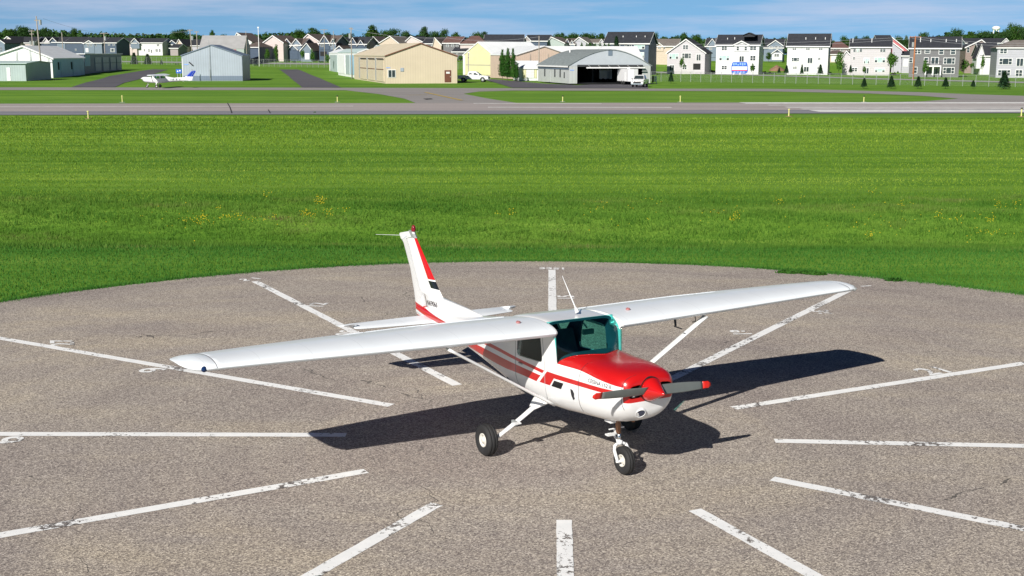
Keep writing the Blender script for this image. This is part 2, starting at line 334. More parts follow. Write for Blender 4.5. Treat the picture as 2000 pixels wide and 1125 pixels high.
M['chain'] = m_chain('chain_link_mesh'); M['blue'] = mat('blue_sign_paint', (.02, .11, .52), .4, .12, 1.5); M['lblue'] = mat('light_blue_letter_paint', (.25, .42, .85), .4, .1, 3)
M['pinkred'] = mat('red_banner_paint', (.70, .07, .16), .5, .1, 3); M['teal'] = mat('green_play_plastic', (.01, .22, .17), .4, .15, 4)
M['copper'] = mat('bronze_strut', (.26, .13, .075), .4, .15, 10, metal=.5); M['wire'] = mat('power_line', (.32, .33, .36), .5, .1, 1)
M['lightlens'] = mat('lamp_lens', (.05, .06, .10), .1, .3, 30)

# ================================================================== GROUND
def axis_pts(segs):
    out = []
    for a, b, n in segs: out += list(np.linspace(a, b, n, endpoint=False))
    return out+[segs[-1][1]]
xs = axis_pts([(-1600, -320, 10), (-320, -60, 40), (-60, 60, 60), (60, 320, 40), (320, 1600, 10)])
ys = axis_pts([(-80, 28, 12), (28, 52, 34), (52, 225, 24), (225, 480, 70), (480, 900, 20), (900, 4500, 14)])
V = [(x, y, terrain(x, y)) for y in ys for x in xs]; nx = len(xs)
F = [(j*nx+i, j*nx+i+1, (j+1)*nx+i+1, (j+1)*nx+i) for j in range(len(ys)-1) for i in range(nx-1)]
tag(mk('grass_field', V, F, M['grass'], smooth=True), 'broad mown green airfield grass reaching to the houses', kind='structure')

AC = Vector((.67, 16.35, 0)); AR = 15.1
rr = random.Random(3); n = 900; rim = []; wv = [rr.uniform(0, 6.28) for _ in range(6)]
for i in range(n):
    t = 2*math.pi*i/n
    r = AR+.05*math.sin(7*t+wv[0])+.035*math.sin(23*t+wv[1])+.02*math.sin(61*t+wv[2])+.012*rr.uniform(-1, 1)+.25*max(0, math.cos(t-.1))**4
    rim.append((AC.x+r*math.cos(t), AC.y+r*math.sin(t), .012))
tag(mk('apron', rim, [tuple(range(n))], M['apron']), 'round worn asphalt apron with pale aggregate', kind='structure')

def poly_drape(name, px, mat_, dz, label, cut=0, g=ground):
    P = [g(u, v) for u, v in px]
    bm = bmesh.new(); f = bm.faces.new([bm.verts.new((p.x, p.y, 0)) for p in P])
    bmesh.ops.triangulate(bm, faces=[f])
    if cut:
        y0 = min(p.y for p in P); y1 = max(p.y for p in P); k = y0+cut
        while k < y1:
            bmesh.ops.bisect_plane(bm, geom=bm.verts[:]+bm.edges[:]+bm.faces[:], plane_co=(0, k, 0), plane_no=(0, 1, 0)); k += cut
        x0 = min(p.x for p in P); x1 = max(p.x for p in P); k = x0+cut
        while k < x1:
            bmesh.ops.bisect_plane(bm, geom=bm.verts[:]+bm.edges[:]+bm.faces[:], plane_co=(k, 0, 0), plane_no=(1, 0, 0)); k += cut
    for v in bm.verts: v.co.z = terrain(v.co.x, v.co.y)+dz
    bmesh.ops.recalc_face_normals(bm, faces=bm.faces)
    for fc in bm.faces:
        if fc.normal.z < 0: fc.normal_flip()
    me = bpy.data.meshes.new(name); bm.to_mesh(me); bm.free(); me.materials.append(mat_)
    o = bpy.data.objects.new(name, me); COL.objects.link(o); return tag(o, label, kind='structure')
def line_ext(u0, v0, u1, v1, X):
    a = G0(u0, v0); b = G0(u1, v1); return a+(b-a)*((X-a.x)/(b.x-a.x))
rw = [line_ext(0, 203, 2000, 200, X) for X in (-700, 700)]+[line_ext(0, 224.6, 2000, 220.6, X) for X in (700, -700)]
tag(mk('runway', [(p.x, p.y, .03) for p in rw], [(0, 1, 2, 3)], M['runway']), 'long pale asphalt runway crossing the airfield', kind='structure')
sh = [line_ext(0, 218.2, 2000, 214.4, X) for X in (-700, 700)]+[line_ext(0, 225.4, 2000, 221.4, X) for X in (700, -700)]
tag(mk('runway_shoulder', [(p.x, p.y, .036) for p in sh], [(0, 1, 2, 3)], M['runway_edge']), 'darker asphalt strip along the near runway edge', kind='structure')
def strip(u0, v0, u1, v1, hw, name, mt, label, z=.046):
    a = G0(u0, v0); b = G0(u1, v1); d = (b-a).normalized(); nn = Vector((-d.y, d.x, 0))*hw
    return tag(mk(name, [(*(q.xy), z) for q in (a-nn, b-nn, b+nn, a+nn)], [(0, 1, 2, 3)], mt), label, kind='structure')
strip(-60, 209.6, 690, 208.0, .35, 'runway_centre_line', M['rpaint'], 'thin white line on the left runway stretch')
strip(953, 210.2, 1312, 210.6, .55, 'runway_centre_line', M['rpaint'], 'white centre dash on the runway behind the tail')
strip(925, 202.6, 1175, 203.4, .5, 'runway_centre_line', M['rpaint'], 'faded pale line near the far runway edge')
for (a, b, v, w_) in ((1450, 2100, 201.9, 1.7), (1535, 2100, 210.2, .9), (1565, 2100, 213.8, .8), (1590, 2100, 217.6, 1.9), (1500, 2100, 206.2, .5)):
    strip(a, v, b, v-.25, w_, 'runway_threshold_bar', M['rpaint'], 'white threshold bar on the right runway end')
for pts in ([(444, 201.5), (449, 210), (453, 222)], [(524, 215), (528, 222)]):
    for p, q in zip(pts, pts[1:]): strip(*p, *q, .05, 'runway_crack', M['dark'], 'dark sealed crack across the runway', .05)
poly_drape('taxiway', [(-120, 170.6), (600, 171.3), (1290, 173.4), (1500, 173.6), (1600, 175), (1700, 178), (1800, 180.5), (1900, 184.5), (2150, 192), (2150, 200.0), (1990, 197), (1872, 193), (1800, 187.5), (1700, 183), (1500, 178.6), (1290, 177.8), (600, 176.4), (-120, 176.2)], M['taxi'], .028, 'narrow grey taxiway beyond the runway')
poly_drape('taxiway_connector', [(672, 176.2), (740, 184), (790, 193), (812, 201.5), (1010, 201.5), (955, 193), (905, 183.5), (935, 179), (1000, 177.2)], M['taxi'], .022, 'paved connector between taxiway and runway')
poly_drape('taxiway_connector', [(1690, 200.9), (1800, 198.2), (1872, 193), (1990, 197), (2150, 199.8), (2150, 200.6)], M['taxi'], .020, 'paved fillet joining taxiway and runway at right')
strip(831, 181, 902, 196.5, .22, 'taxi_line', M['ypaint'], 'faded yellow taxi line on the connector', .05)
strip(795, 186.5, 835, 185.8, .2, 'taxi_line', M['ypaint'], 'short faded yellow taxi line on the connector', .05)
poly_drape('drain_patch', [(826, 193.4), (842, 193), (846, 194.3), (832, 195)], M['dark'], .05, 'dark drain patch on the connector')
poly_drape('lane', [(139, 170.8), (166, 162), (213, 149), (300, 135.5), (329, 136.5), (300, 145), (243, 162), (224, 170.8)], M['lane'], .05, 'dark asphalt lane by the white hangar row', 6)
poly_drape('lane', [(545, 136), (582, 136), (625, 153), (666, 171.2), (590, 171.4), (584, 166), (565, 150)], M['lane'], .05, 'dark asphalt lane left of the tan hangar', 6)
poly_drape('lane', [(940, 154.5), (956, 154.5), (1060, 163.5), (1128, 166.8), (1160, 165), (1172, 157.5), (1262, 157.5), (1266, 173), (1150, 173), (1000, 171.8), (975, 164)], M['lane'], .05, 'dark asphalt lane and forecourt of the arched hangar', 6)
poly_drape('service_road', [(1268, 139.5), (1400, 143.8), (1550, 148.2), (1700, 153), (2100, 162.5), (2100, 165), (1700, 155), (1550, 150), (1400, 145.6), (1268, 141)], M['gravel'], .05, 'pale service road beyond the fence', 5)
poly_drape('service_road', [(236, 119.6), (700, 123.4), (700, 125.4), (236, 121.4)], M['gravel'], .08, 'pale service road behind the left fence', 5)

# compass rose stripes
rose = [((1078, 528), (1079, 608), 2), ((1667, 563.5), (1400, 697), 2), ((1433, 799), (2000, 711), 1), ((1513, 863), (2000, 873), 1), ((1508, 937), (2000, 1035), 1),
        ((1357, 998), (1586, 1125), 1), ((1101.5, 1018), (1104.5, 1125), 1), ((853, 986.5), (611, 1125), 1), ((715.5, 922), (0, 1048), 1), ((676, 851.5), (0, 849.5), 1),
        ((764, 793.7), (0, 662), 1), ((893, 754), (498.4, 550.7), 0)]
for p, q, md in rose:
    a = G0(*p); b = G0(*q); d = (b-a).normalized()
    if md == 2: d = -d; o_ = a; i_ = a-d*10.85; a = i_; b = o_
    elif md == 1: b = a+d*10.9
    nn = Vector((-d.y, d.x, 0)); K = 60; V = []; r_ = random.Random(int(p[0]))
    for k in range(K+1):
        c = a+(b-a)*(k/K)
        for s in (-1, 1):
            V.append((*(c+nn*s*(.088+r_.uniform(-.004, .004))).xy, .0165))
    mk_ = mk('compass_stripe', V, [(2*k, 2*k+2, 2*k+3, 2*k+1) for k in range(K)], M['paint'])
    fixn(mk_)
    tag(mk_, 'chipped white radial stripe painted on the round apron', kind='structure', group='radial stripes of the painted compass rose')
    if mk_.data.polygons[0].normal.z < 0: mk_.data.flip_normals()

def text_data(s, size=1.0, off=0.0, sx=1.0):
    cu = bpy.data.curves.new('t', 'FONT'); cu.body = s; cu.size = size; cu.offset = off; cu.align_x = 'CENTER'; cu.align_y = 'CENTER'
    o = bpy.data.objects.new('t', cu); COL.objects.link(o); bpy.context.view_layer.update()
    me = bpy.data.meshes.new_from_object(o.evaluated_get(bpy.context.evaluated_depsgraph_get()))
    V = [(v.co.x*sx, v.co.y) for v in me.vertices]; F = [tuple(p.vertices) for p in me.polygons]
    bpy.data.objects.remove(o); bpy.data.curves.remove(cu); bpy.data.meshes.remove(me); return V, F
def ground_text(s, px, rot, size, what, off=.012, sx=1.0):
    V, F = text_data(s, size, off, sx); c = G0(*px); r = R(rot)
    o = mk('painted_number', [(c.x+x*math.cos(r)-y*math.sin(r), c.y+x*math.sin(r)+y*math.cos(r), .0175) for x, y in V], F, M['paint'])
    if o.data.polygons[0].normal.z < 0: o.data.flip_normals()
    tag(o, what, kind='structure')
fa = G0(1433, 799); fb = G0(2000, 711); angF = math.degrees(math.atan2(fb.y-fa.y, fb.x-fa.x))
ground_text('21', (1826, 726), angF, .62, 'white painted 21 beside the right stripe')
ground_text('18', (1449, 651), 95, .50, 'white painted 18 left of the far right stripe', sx=.9)
ground_text('36', (1603, 611), -85, .50, 'white painted 36 right of the far right stripe', sx=.9)
ground_text('12', (620, 597), 80, .52, 'white painted 12 right of the upper left stripe', sx=.9)
ground_text('30', (676, 652), -100, .52, 'white painted 30 by the left tailplane tip', sx=.9)
ground_text('15', (1107, 582), 90, .50, 'white painted 15 right of the far stripe', sx=.9)
ground_text('27', (124, 671), 110, .58, 'white painted 27 above the long left stripe', sx=.9)
ground_text('9', (302, 724), 112, .62, 'white painted 9 below the long left stripe')
ground_text('6', (14, 862), 112, .66, 'white painted 6 at the left edge of the apron')
ground_text('33', (1066, 525.3), 0, .34, 'small white painted 33 left of the far stripe end')
ground_text('15', (1093, 525.6), 180, .34, 'small white painted 15 right of the far stripe end')
ground_text('2', (478, 548), 35, .38, 'small white painted 2 beyond the upper left stripe')
ground_text('1', (501, 545), 60, .38, 'small white painted 1 beyond the upper left stripe')
ground_text('1', (1690, 560), -70, .38, 'small white painted 1 beyond the far right stripe')

# ------------------------------------------------------------------ grass as real blades
M['blade'] = m_leaf('grass_blades', (.042, .135, .004), (.10, .235, .010), .35)
M['blade_mix'] = None
def m_blade(name, stops, sc, streak=0):
    m, t, b, oc = newmat(name); g = N(t, 'ShaderNodeNewGeometry')
    mp = N(t, 'ShaderNodeMapping'); mp.inputs['Scale'].default_value = (.4, 1, 1); L(t, oc, mp.inputs[0])
    c = ramp(t, noise(t, mp.outputs[0], sc, 5, .65), stops)
    c = mixc(t, 1, c, ramp(t, g.outputs['Random Per Island'], [(0, (.72, .78, .7)), (1, (1.25, 1.18, 1.2))]), 'MULTIPLY')
    if streak:
        for sx_, sy_, lo, hi in ((.015, .55, (.72, .82, .7), (1.38, 1.20, 1.35)), (.05, 2.2, (.80, .86, .75), (1.25, 1.14, 1.2)), (.02, .09, (.84, .9, .85), (1.18, 1.12, 1.2))):
            q = N(t, 'ShaderNodeMapping'); q.inputs['Scale'].default_value = (sx_, sy_, 1); q.inputs['Rotation'].default_value = (0, 0, .02); L(t, oc, q.inputs[0])
            c = mixc(t, 1, c, ramp(t, noise(t, q.outputs[0], 1, 3, .6), [(.36, lo), (.64, hi)]), 'MULTIPLY')
    L(t, c, b.inputs['Base Color']); b.inputs['Roughness'].default_value = .7; b.inputs['Specular IOR Level'].default_value = .15
    tr = N(t, 'ShaderNodeBsdfTranslucent'); L(t, c, tr.inputs[0]); ms = N(t, 'ShaderNodeMixShader'); ms.inputs[0].default_value = .35
    L(t, b.outputs[0], ms.inputs[1]); L(t, tr.outputs[0], ms.inputs[2]); L(t, ms.outputs[0], t.nodes['Material Output'].inputs[0]); return m
M['short'] = m_blade('short_grass_blades', [(.25, (.044, .165, .022)), (.5, (.066, .21, .032)), (.75, (.10, .255, .045))], .5)
M['rough'] = m_blade('rough_grass_blades', [(.22, (.052, .155, .018)), (.42, (.082, .205, .025)), (.56, (.12, .245, .034)), (.65, (.18, .25, .06)), (.73, (.22, .17, .085))], .45)
M['field'] = m_blade('field_grass_blades', [(.25, (.125, .25, .020)), (.55, (.185, .32, .034)), (.8, (.26, .365, .07))], .22, 1)
def vterrain(X, Y):
    z = np.zeros_like(X); k = (Y > 30) & (Y < 50); z[k] -= .65*np.exp(-((Y[k]-38.5+.012*X[k])/3.2)**2); return z
def blades(name, X, Y, Hh, Wd, mt, label):
    n = len(X); a = RNG.uniform(0, 2*np.pi, n); ln = RNG.uniform(.1, .7, n)*Hh; la = RNG.uniform(0, 2*np.pi, n); z = vterrain(X, Y)
    co = np.zeros((n, 3, 3), np.float32)
    co[:, 0, 0] = X-np.cos(a)*Wd; co[:, 0, 1] = Y-np.sin(a)*Wd; co[:, 0, 2] = z-.01
    co[:, 1, 0] = X+np.cos(a)*Wd; co[:, 1, 1] = Y+np.sin(a)*Wd; co[:, 1, 2] = z-.01
    co[:, 2, 0] = X+np.cos(la)*ln; co[:, 2, 1] = Y+np.sin(la)*ln; co[:, 2, 2] = z+Hh
    me = bpy.data.meshes.new(name); me.vertices.add(3*n); me.vertices.foreach_set('co', co.ravel())
    me.loops.add(3*n); me.loops.foreach_set('vertex_index', np.arange(3*n, dtype=np.int32))
    me.polygons.add(n); me.polygons.foreach_set('loop_start', np.arange(0, 3*n, 3, dtype=np.int32)); me.polygons.foreach_set('loop_total', np.full(n, 3, np.int32))
    me.materials.append(mt); me.update(calc_edges=True)
    o = bpy.data.objects.new(name, me); COL.objects.link(o); return tag(o, label, kind='stuff', cat='grass')
def scatter(n, y0, y1, pw=1.0):
    Y = y0+(y1-y0)*RNG.random(n)**pw; X = (RNG.random(n)*2-1)*(Y*.45+5); return X, Y
X, Y = scatter(150000, 24, 36); rr_ = np.hypot(X-AC.x, Y-AC.y); k = rr_ > AR-.04+.08*RNG.random(len(X)); X, Y = X[k], Y[k]
blades('short_grass', X, Y, RNG.uniform(.03, .075, len(X)), RNG.uniform(.006, .014, len(X)), M['short'], 'dark green short grass round the apron edge')
th = R(20)+R(140)*RNG.random(22000); rd = AR+RNG.normal(0, .09, 22000)+.03; X = AC.x+rd*np.cos(th); Y = AC.y+rd*np.sin(th)
blades('edge_grass', X, Y, RNG.uniform(.03, .10, len(X)), RNG.uniform(.005, .012, len(X)), M['short'], 'tufts of grass creeping over the apron edge')
X, Y = scatter(270000, 33.4, 47.6); k = RNG.random(len(X)) < np.minimum(1, np.minimum((Y-33.2)/2.2, (47.8-Y)/3.5)); X, Y = X[k], Y[k]; clump = .6+.8*np.abs(np.sin(X*1.7+np.sin(Y*2.1)*2)*np.sin(Y*1.3+X*.4))
blades('rough_grass', X, Y, RNG.uniform(.04, .15, len(X))*clump, RNG.uniform(.006, .014, len(X)), M['rough'], 'long rough grass filling the shallow ditch')
X, Y = scatter(230000, 43.5, 104.4, 1.25); k = RNG.random(len(X)) < (Y-43.5)/3; X, Y = X[k], Y[k]
blades('field_grass', X, Y, RNG.uniform(.03, .085, len(X))*(Y/60), RNG.uniform(.012, .03, len(X))*(Y/60), M['field'], 'lighter mown grass between ditch and runway')
# wildflowers: small yellow heads on stems in drifts
fl = []; rf = random.Random(11)
for (u, v, su, sv, c) in [(383, 445, 20, 4, 60), (398, 441, 8, 3, 30), (445, 441, 12, 2, 26), (468, 439, 8, 3, 18), (627, 406, 11, 4, 60), (600, 433, 12, 4, 55), (642, 431, 9, 2, 24), (672, 424, 7, 2, 14), (522, 394, 7, 1.5, 14), (500, 443, 30, 2, 22), (533, 438, 6, 5, 10), (428, 421, 5, 3, 10), (999, 429, 8, 2, 16), (972, 434, 7, 1, 8), (1434, 441, 6, 3, 26), (1432, 428, 40, 12, 30), (1521, 406, 8, 2, 18), (1563, 401, 3, 1, 6), (1760, 412, 5, 2, 14), (1700, 387, 16, 4, 14), (1830, 434, 8, 4, 16), (1934, 443, 8, 3, 26), (1930, 470, 26, 3, 30), (1697, 474, 14, 2, 26), (1950, 413, 8, 4, 24), (1985, 415, 10, 3, 18), (1862, 443, 20, 6, 18), (1800, 440, 160, 28, 70), (1240, 425, 140, 26, 36), (350, 440, 160, 26, 40), (1170, 420, 10, 10, 14), (1895, 480, 20, 8, 8)]:
    for _ in range(int(c*.7)):
        p = ground(u+rf.gauss(0, su*.7), v+rf.gauss(0, sv*.7)); h = rf.uniform(.18, .38); s = rf.uniform(.010, .021)
        fl.append((p.x, p.y, p.z+h, s))
b = MB()
for x, y, z, s in fl:
    V = [(x+s*math.cos(k*1.257+x), y+s*math.sin(k*1.257+x), z+rf.uniform(-.2, .2)*s) for k in range(5)]+[(x, y, z+s*.9), (x, y, z-s*.7)]
    b.add(V, [(k, (k+1) % 5, 5) for k in range(5)]+[((k+1) % 5, k, 6) for k in range(5)])
tag(b.build('wildflowers', [mat('yellow_petals', (.75, .56, .01), .6, .2, 5)]), 'drifts of small yellow wildflowers in the ditch', 'flowers', kind='stuff')
# weeds growing at the apron's far right edge
def leaf_cloud(name, lobes, nleaf, size, mt, seed, parent=None, drop=0.0, flat=.5):
    """crown: many small leaf clumps spread through ellipsoid lobes (cx,cy,cz,rx,ry,rz)"""
    g = np.random.default_rng(seed); lob = np.array(lobes, float); wts = lob[:, 3]*lob[:, 4]*lob[:, 5]; wts = wts**.8/np.sum(wts**.8)
    idx = g.choice(len(lob), nleaf, p=wts); d = g.normal(size=(nleaf, 3)); d /= np.linalg.norm(d, axis=1)[:, None]
    rad = g.random(nleaf)**.42; pert = 1+.13*np.sin(d[:, 0]*5+idx)+.12*np.sin(d[:, 2]*7+idx*2.1)
    c = lob[idx, :3]+d*lob[idx, 3:6]*(rad*pert)[:, None]
    nrm = d+g.normal(size=(nleaf, 3))*flat; nrm /= np.linalg.norm(nrm, axis=1)[:, None]
    a = np.cross(nrm, g.normal(size=(nleaf, 3))); a /= np.linalg.norm(a, axis=1)[:, None]; b_ = np.cross(nrm, a)
    s = size*g.uniform(.5, 1.25, nleaf)[:, None]
    co = np.stack([c-a*s-b_*s*.6, c+a*s*.9-b_*s*.8, c+a*s+b_*s*.7, c-a*s*.7+b_*s*.9], 1).astype(np.float32)
    co[:, :, 2] -= drop*np.abs(co[:, :, 0]*0)
    me = bpy.data.meshes.new(name); me.vertices.add(4*nleaf); me.vertices.foreach_set('co', co.ravel())
    me.loops.add(4*nleaf); me.loops.foreach_set('vertex_index', np.arange(4*nleaf, dtype=np.int32))
    me.polygons.add(nleaf); me.polygons.foreach_set('loop_start', np.arange(0, 4*nleaf, 4, dtype=np.int32)); me.polygons.foreach_set('loop_total', np.full(nleaf, 4, np.int32))
    me.materials.append(mt); me.update(calc_edges=True); return me
lob = []
for (u, v) in [(1530, 534), (1545, 535), (1560, 534.5), (1575, 536), (1590, 537), (1600, 538), (1740, 549), (1750, 550)]:
    p = G0(u, v); lob.append((p.x, p.y, .03, .20, .10, .055))
o = link('weeds', leaf_cloud('weeds', lob, 2000, .020, M['arbor'], 5)); tag(o, 'low bluish weeds on the far right apron edge', 'weeds', kind='stuff')

# ================================================================== HANGARS AND HOUSES
class Front:
    """vertical front plane: left base corner seen at pixel (u0, vb) at distance Y, turned by yaw (depth axis leans right for yaw>0)"""
    def __init__(s, u0, vb, Y, yaw=0):
        s.P = at(u0, vb, Y); s.yaw = R(yaw); s.u = Vector((math.cos(s.yaw), -math.sin(s.yaw), 0)); s.d = Vector((math.sin(s.yaw), math.cos(s.yaw), 0)); s.z0 = s.P.z
    def xz(s, u, v, depth=0):
        r_ = ray(u, v); o = s.P+s.d*depth; k = (o-CP).dot(s.d)/r_.dot(s.d); q = CP+r_*k; return (q-o).dot(s.u), q.z-s.z0
def window_mesh(w_, h_, kind):
    """frame and panes of one window, shared by equal windows"""
    key = (round(w_, 1), round(h_, 1), kind)
    if key in WM: return WM[key]
    b = MB(); fr = min(.11, w_*.09)
    b.box(0, w_, -.07, .02, 0, h_, 0)
    def pane(x0, x1, z0, z1, m): b.box(x0, x1, -.085, -.01, z0, z1, m)
    if kind == 'T':      # two double-hung sashes
        for i in (0, 1):
            x0 = fr+i*(w_-fr)/2; x1 = x0+(w_-3*fr)/2; pane(x0, x1, fr, h_/2-.04, 1); pane(x0, x1, h_/2+.04, h_-fr, 1)
    elif kind == 'S': pane(fr, w_-fr, fr, h_/2-.04, 1); pane(fr, w_-fr, h_/2+.04, h_-fr, 1)
    elif kind == 'P': pane(fr, w_-fr, fr, h_-fr, 1)
    elif kind == 'D':    # sliding glass door
        pane(fr, w_/2-.05, .08, h_-fr, 1); pane(w_/2+.05, w_-fr, .08, h_-fr, 1)
    elif kind == 'B':    # wide picture window with blinds
        a = w_*.26; pane(fr, a, fr, h_*.45, 1); pane(fr, a, h_*.5, h_-fr, 2); pane(a+.08, w_-a-.08, fr, h_-fr, 2); pane(w_-a, w_-fr, fr, h_*.45, 1); pane(w_-a, w_-fr, h_*.5, h_-fr, 2)
    elif kind == 'W':    # dark picture window with side sashes
        a = w_*.26; pane(fr, a, fr, h_*.46, 1); pane(fr, a, h_*.52, h_-fr, 1); pane(a+.08, w_-a-.08, fr, h_-fr, 1); pane(w_-a, w_-fr, fr, h_*.46, 1); pane(w_-a, w_-fr, h_*.52, h_-fr, 1)
    me = bpy.data.meshes.new('window'); me.from_pydata(b.V, [], b.F)
    for q in ('trim', 'window', 'shade'): me.materials.append(M[q])
    me.polygons.foreach_set('material_index', b.M); me.update(); WM[key] = me; return me
WM = {}
def roof_slab(b, pts, th, y0, y1, m, along='y'):
    """pts: list of (a,z) profile; slab of thickness th extruded"""
    up = [(p[0], p[1]+th) for p in pts]; poly = list(pts)+up[::-1]
    n = len(pts)
    for i in range(n-1):
        q = [pts[i], pts[i+1], up[i+1], up[i]]
        if along == 'y': b.prism(q, lambda a, z: (a, y0, z), lambda a, z: (a, y1, z), m)
        else: b.prism(q, lambda a, z: (y0, a, z), lambda a, z: (y1, a, z), m)
def building(name, label, cat, u0, u1, vb, ve, vr, Y, roof, wall, rmat, depth=10, yaw=0, group=None, wins=(), over=.35, ur=None, low=.5, crossgables=(), trim=True, thick=.18, shaded_side_wall=None):
    f = Front(u0, vb, Y, yaw); W = f.xz(u1, vb)[0]; He = f.xz((u0+u1)/2, ve)[1]
    root = empty(name, f.P, -f.yaw, label, cat, group)
    z0 = -low
    b = MB(); wt = M[wall]
    if roof == 'gable':
        xr, Hr = f.xz(ur if ur else (u0+u1)/2, vr)
        b.prism([(0, z0), (W, z0), (W, He), (xr, Hr), (0, He)], lambda a, z: (a, 0, z), lambda a, z: (a, depth, z))
    elif roof == 'flat': b.box(0, W, 0, depth, z0, He)
    else:
        Hr = f.xz((u0+u1)/2, vr, depth/2)[1]
        b.prism([(0, z0), (depth, z0), (depth, He), (depth/2, Hr), (0, He)] if roof == 'side' else [(0, z0), (depth, z0), (depth, He), (0, He)], lambda a, z: (0, a, z), lambda a, z: (W, a, z))
    wo_ = b.build('wall', [wt], root); fixn(wo_)
    b = MB(); ov = over
    if roof == 'gable':
        sl = (Hr-He)/max(.1, xr); sr = (Hr-He)/max(.1, W-xr)
        roof_slab(b, [(-ov, He-ov*sl+.02), (xr, Hr+.02), (W+ov, He-ov*sr+.02)], thick, -ov, depth+ov, 0)
        if trim: roof_slab(b, [(-ov-.02, He-ov*sl-.12), (xr, Hr-.12), (W+ov+.02, He-ov*sr-.12)], thick+.12, -ov-.05, -ov-.003, 1)
    elif roof == 'side':
        s = (Hr-He)/(depth/2)
        roof_slab(b, [(-ov, He-ov*s+.02), (depth/2, Hr+.02), (depth+ov, He-ov*s+.02)], thick, -ov, W+ov, 0, 'x')
        if trim:
            b.box(-ov, W+ov, -ov-.06, -ov-.003, He-ov*s-.10, He-ov*s+thick, 1)
            for x_ in (-ov-.05, W+ov+.003): roof_slab(b, [(-ov, He-ov*s-.1), (depth/2, Hr-.1), (depth+ov, He-ov*s-.1)], thick+.10, x_, x_+.047, 1, 'x')
    elif roof == 'hip':
        h = min(depth/2, W*.35); e = He
        V = [(-ov, -ov, e), (W+ov, -ov, e), (W+ov, depth+ov, e), (-ov, depth+ov, e), (h, depth/2, Hr), (W-h, depth/2, Hr)]
        b.add(V+[(x, y, z+.02) for x, y, z in ()], [(0, 1, 5, 4), (1, 2, 5), (2, 3, 4, 5), (3, 0, 4), (3, 2, 1, 0)], 0)
        if trim: b.box(-ov, W+ov, -ov-.06, -ov-.003, e-.2, e+.04, 1)
    elif roof == 'flat': b.box(-ov, W+ov, -ov, depth+ov, He+.003, He+thick, 0)
    if b.V: fixn(b.build('roof', [M[rmat], M['trim']], root))
    for cg in crossgables:
        ua, ub, vea, vp, wm_ = cg[:5]; vbot = cg[5] if len(cg) > 5 else vb
        xa, za = f.xz(ua, vea); xb, _ = f.xz(ub, vea); zp = f.xz((ua+ub)/2, vp)[1]; zb_ = f.xz(ua, vbot)[1]; xm = (xa+xb)/2
        g = MB(); g.prism([(xa, zb_), (xb, zb_), (xb, za), (xm, zp), (xa, za)], lambda a, z: (a, -.15, z), lambda a, z: (a, depth*.45, z)); fixn(g.build('gable', [M[wm_]], root))
        sl = (zp-za)/(xm-xa); g = MB(); roof_slab(g, [(xa-.3, za-.3*sl+.02), (xm, zp+.02), (xb+.3, za-.3*sl+.02)], .15, -.5, depth*.45, 0)
        if wm_ != 'shingle': roof_slab(g, [(xa-.3, za-.3*sl-.1), (xm, zp-.1), (xb+.3, za-.3*sl-.1)], .26, -.55, -.503, 1)
        fixn(g.build('gable_roof', [M[rmat], M['trim']], root))
    for wn in wins:
        uc, vc, uw, vh, kd = wn[:5]; yo = .152 if any(c[0] < uc < c[1] and vc < (c[5] if len(c) > 5 else vb) for c in crossgables) else 0
        x0, zt = f.xz(uc-uw/2, vc-vh/2, -yo); x1, zb_ = f.xz(uc+uw/2, vc+vh/2, -yo)
        if kd in ('door', 'garage', 'wdoor', 'dark'):
            g = MB(); g.box(x0, x1, -.06-yo, -.01-yo, zb_, zt, 0)
            nm_ = {'door': 'door', 'wdoor': 'door', 'garage': 'garage_door', 'dark': 'opening'}[kd]
            if kd in ('door', 'wdoor'): g.box(x0+(x1-x0)*.82, x0+(x1-x0)*.9, -.12-yo, -.06-yo, zb_+.95, zb_+1.05, 1)
            g.build(nm_, [M['door_brown' if kd == 'door' else 'dark' if kd == 'dark' else 'door_white'], M['galv']], root)
        else:
            o = bpy.data.objects.new('window', window_mesh(x1-x0, zt-zb_, kd)); COL.objects.link(o); o.parent = root; o.location = (x0, -yo, zb_)
    return root, f, W, He

# ---- hangars
GH = 'metal aircraft hangars beyond the runway'
def rib_door(f, root, u0, u1, v0, v1, m, name='hangar_door', y=-.05):
    x0, z1 = f.xz(u0, v0); x1, z0 = f.xz(u1, v1); b = MB(); b.box(x0, x1, y-.05, -.004, z0, z1); return b.build(name, [M[m]], root)
def mast(f, root, u, v0, v1, r=.05):
    x, z1 = f.xz(u, v0); _, z0 = f.xz(u, v1); b = MB(); b.tube((x, -.25, z0), (x, -.25, z1), r, r*.6); b.build('mast', [M['galv']], root)
# small sage shed, far left
r_, f, W, He = building('shed', 'low sage green metal shed with a white door at the left edge', 'shed', -32, 51.5, 158, 124.5, 120, 236, 'side', 'sage', 'sage_roof', 16, -4, GH, wins=[(17, 145, 9, 26, 'wdoor')], trim=False, thick=.12)
# big white gabled hangar row
r_, f, W, He = building('hangar', 'long white gabled hangar with side doors in painted blue shade behind the sage shed', 'hangar', -22, 104, 151, 114, 90.5, 262, 'gable', 'bright', 'white_roof', 24, -3.6, GH, ur=44)
b = MB(); b.box(W+.005, W+.06, .2, 23.8, -.5, He-.1); b.build('shaded_side_wall', [M['blue_and_shade_steel']], r_)  # blue sheet paints the shade on the white side wall
for k in range(2):
    b = MB(); b.box(W+.065, W+.14, 5.5+k*9, 12.5+k*9.5, 0, He-.7); b.build('hangar_door', [M['blue_and_shade_steel']], r_)
    b = MB(); b.box(W+.065, W+.12, 3.6+k*9.6, 4.5+k*9.6, 1.5, He-.8, 0); b.build('window', [M['dark']], r_)
for u, v0, v1 in ((32, 99, 124), (58, 92, 124), (94, 112, 126)): mast(f, r_, u, v0, v1, .07)
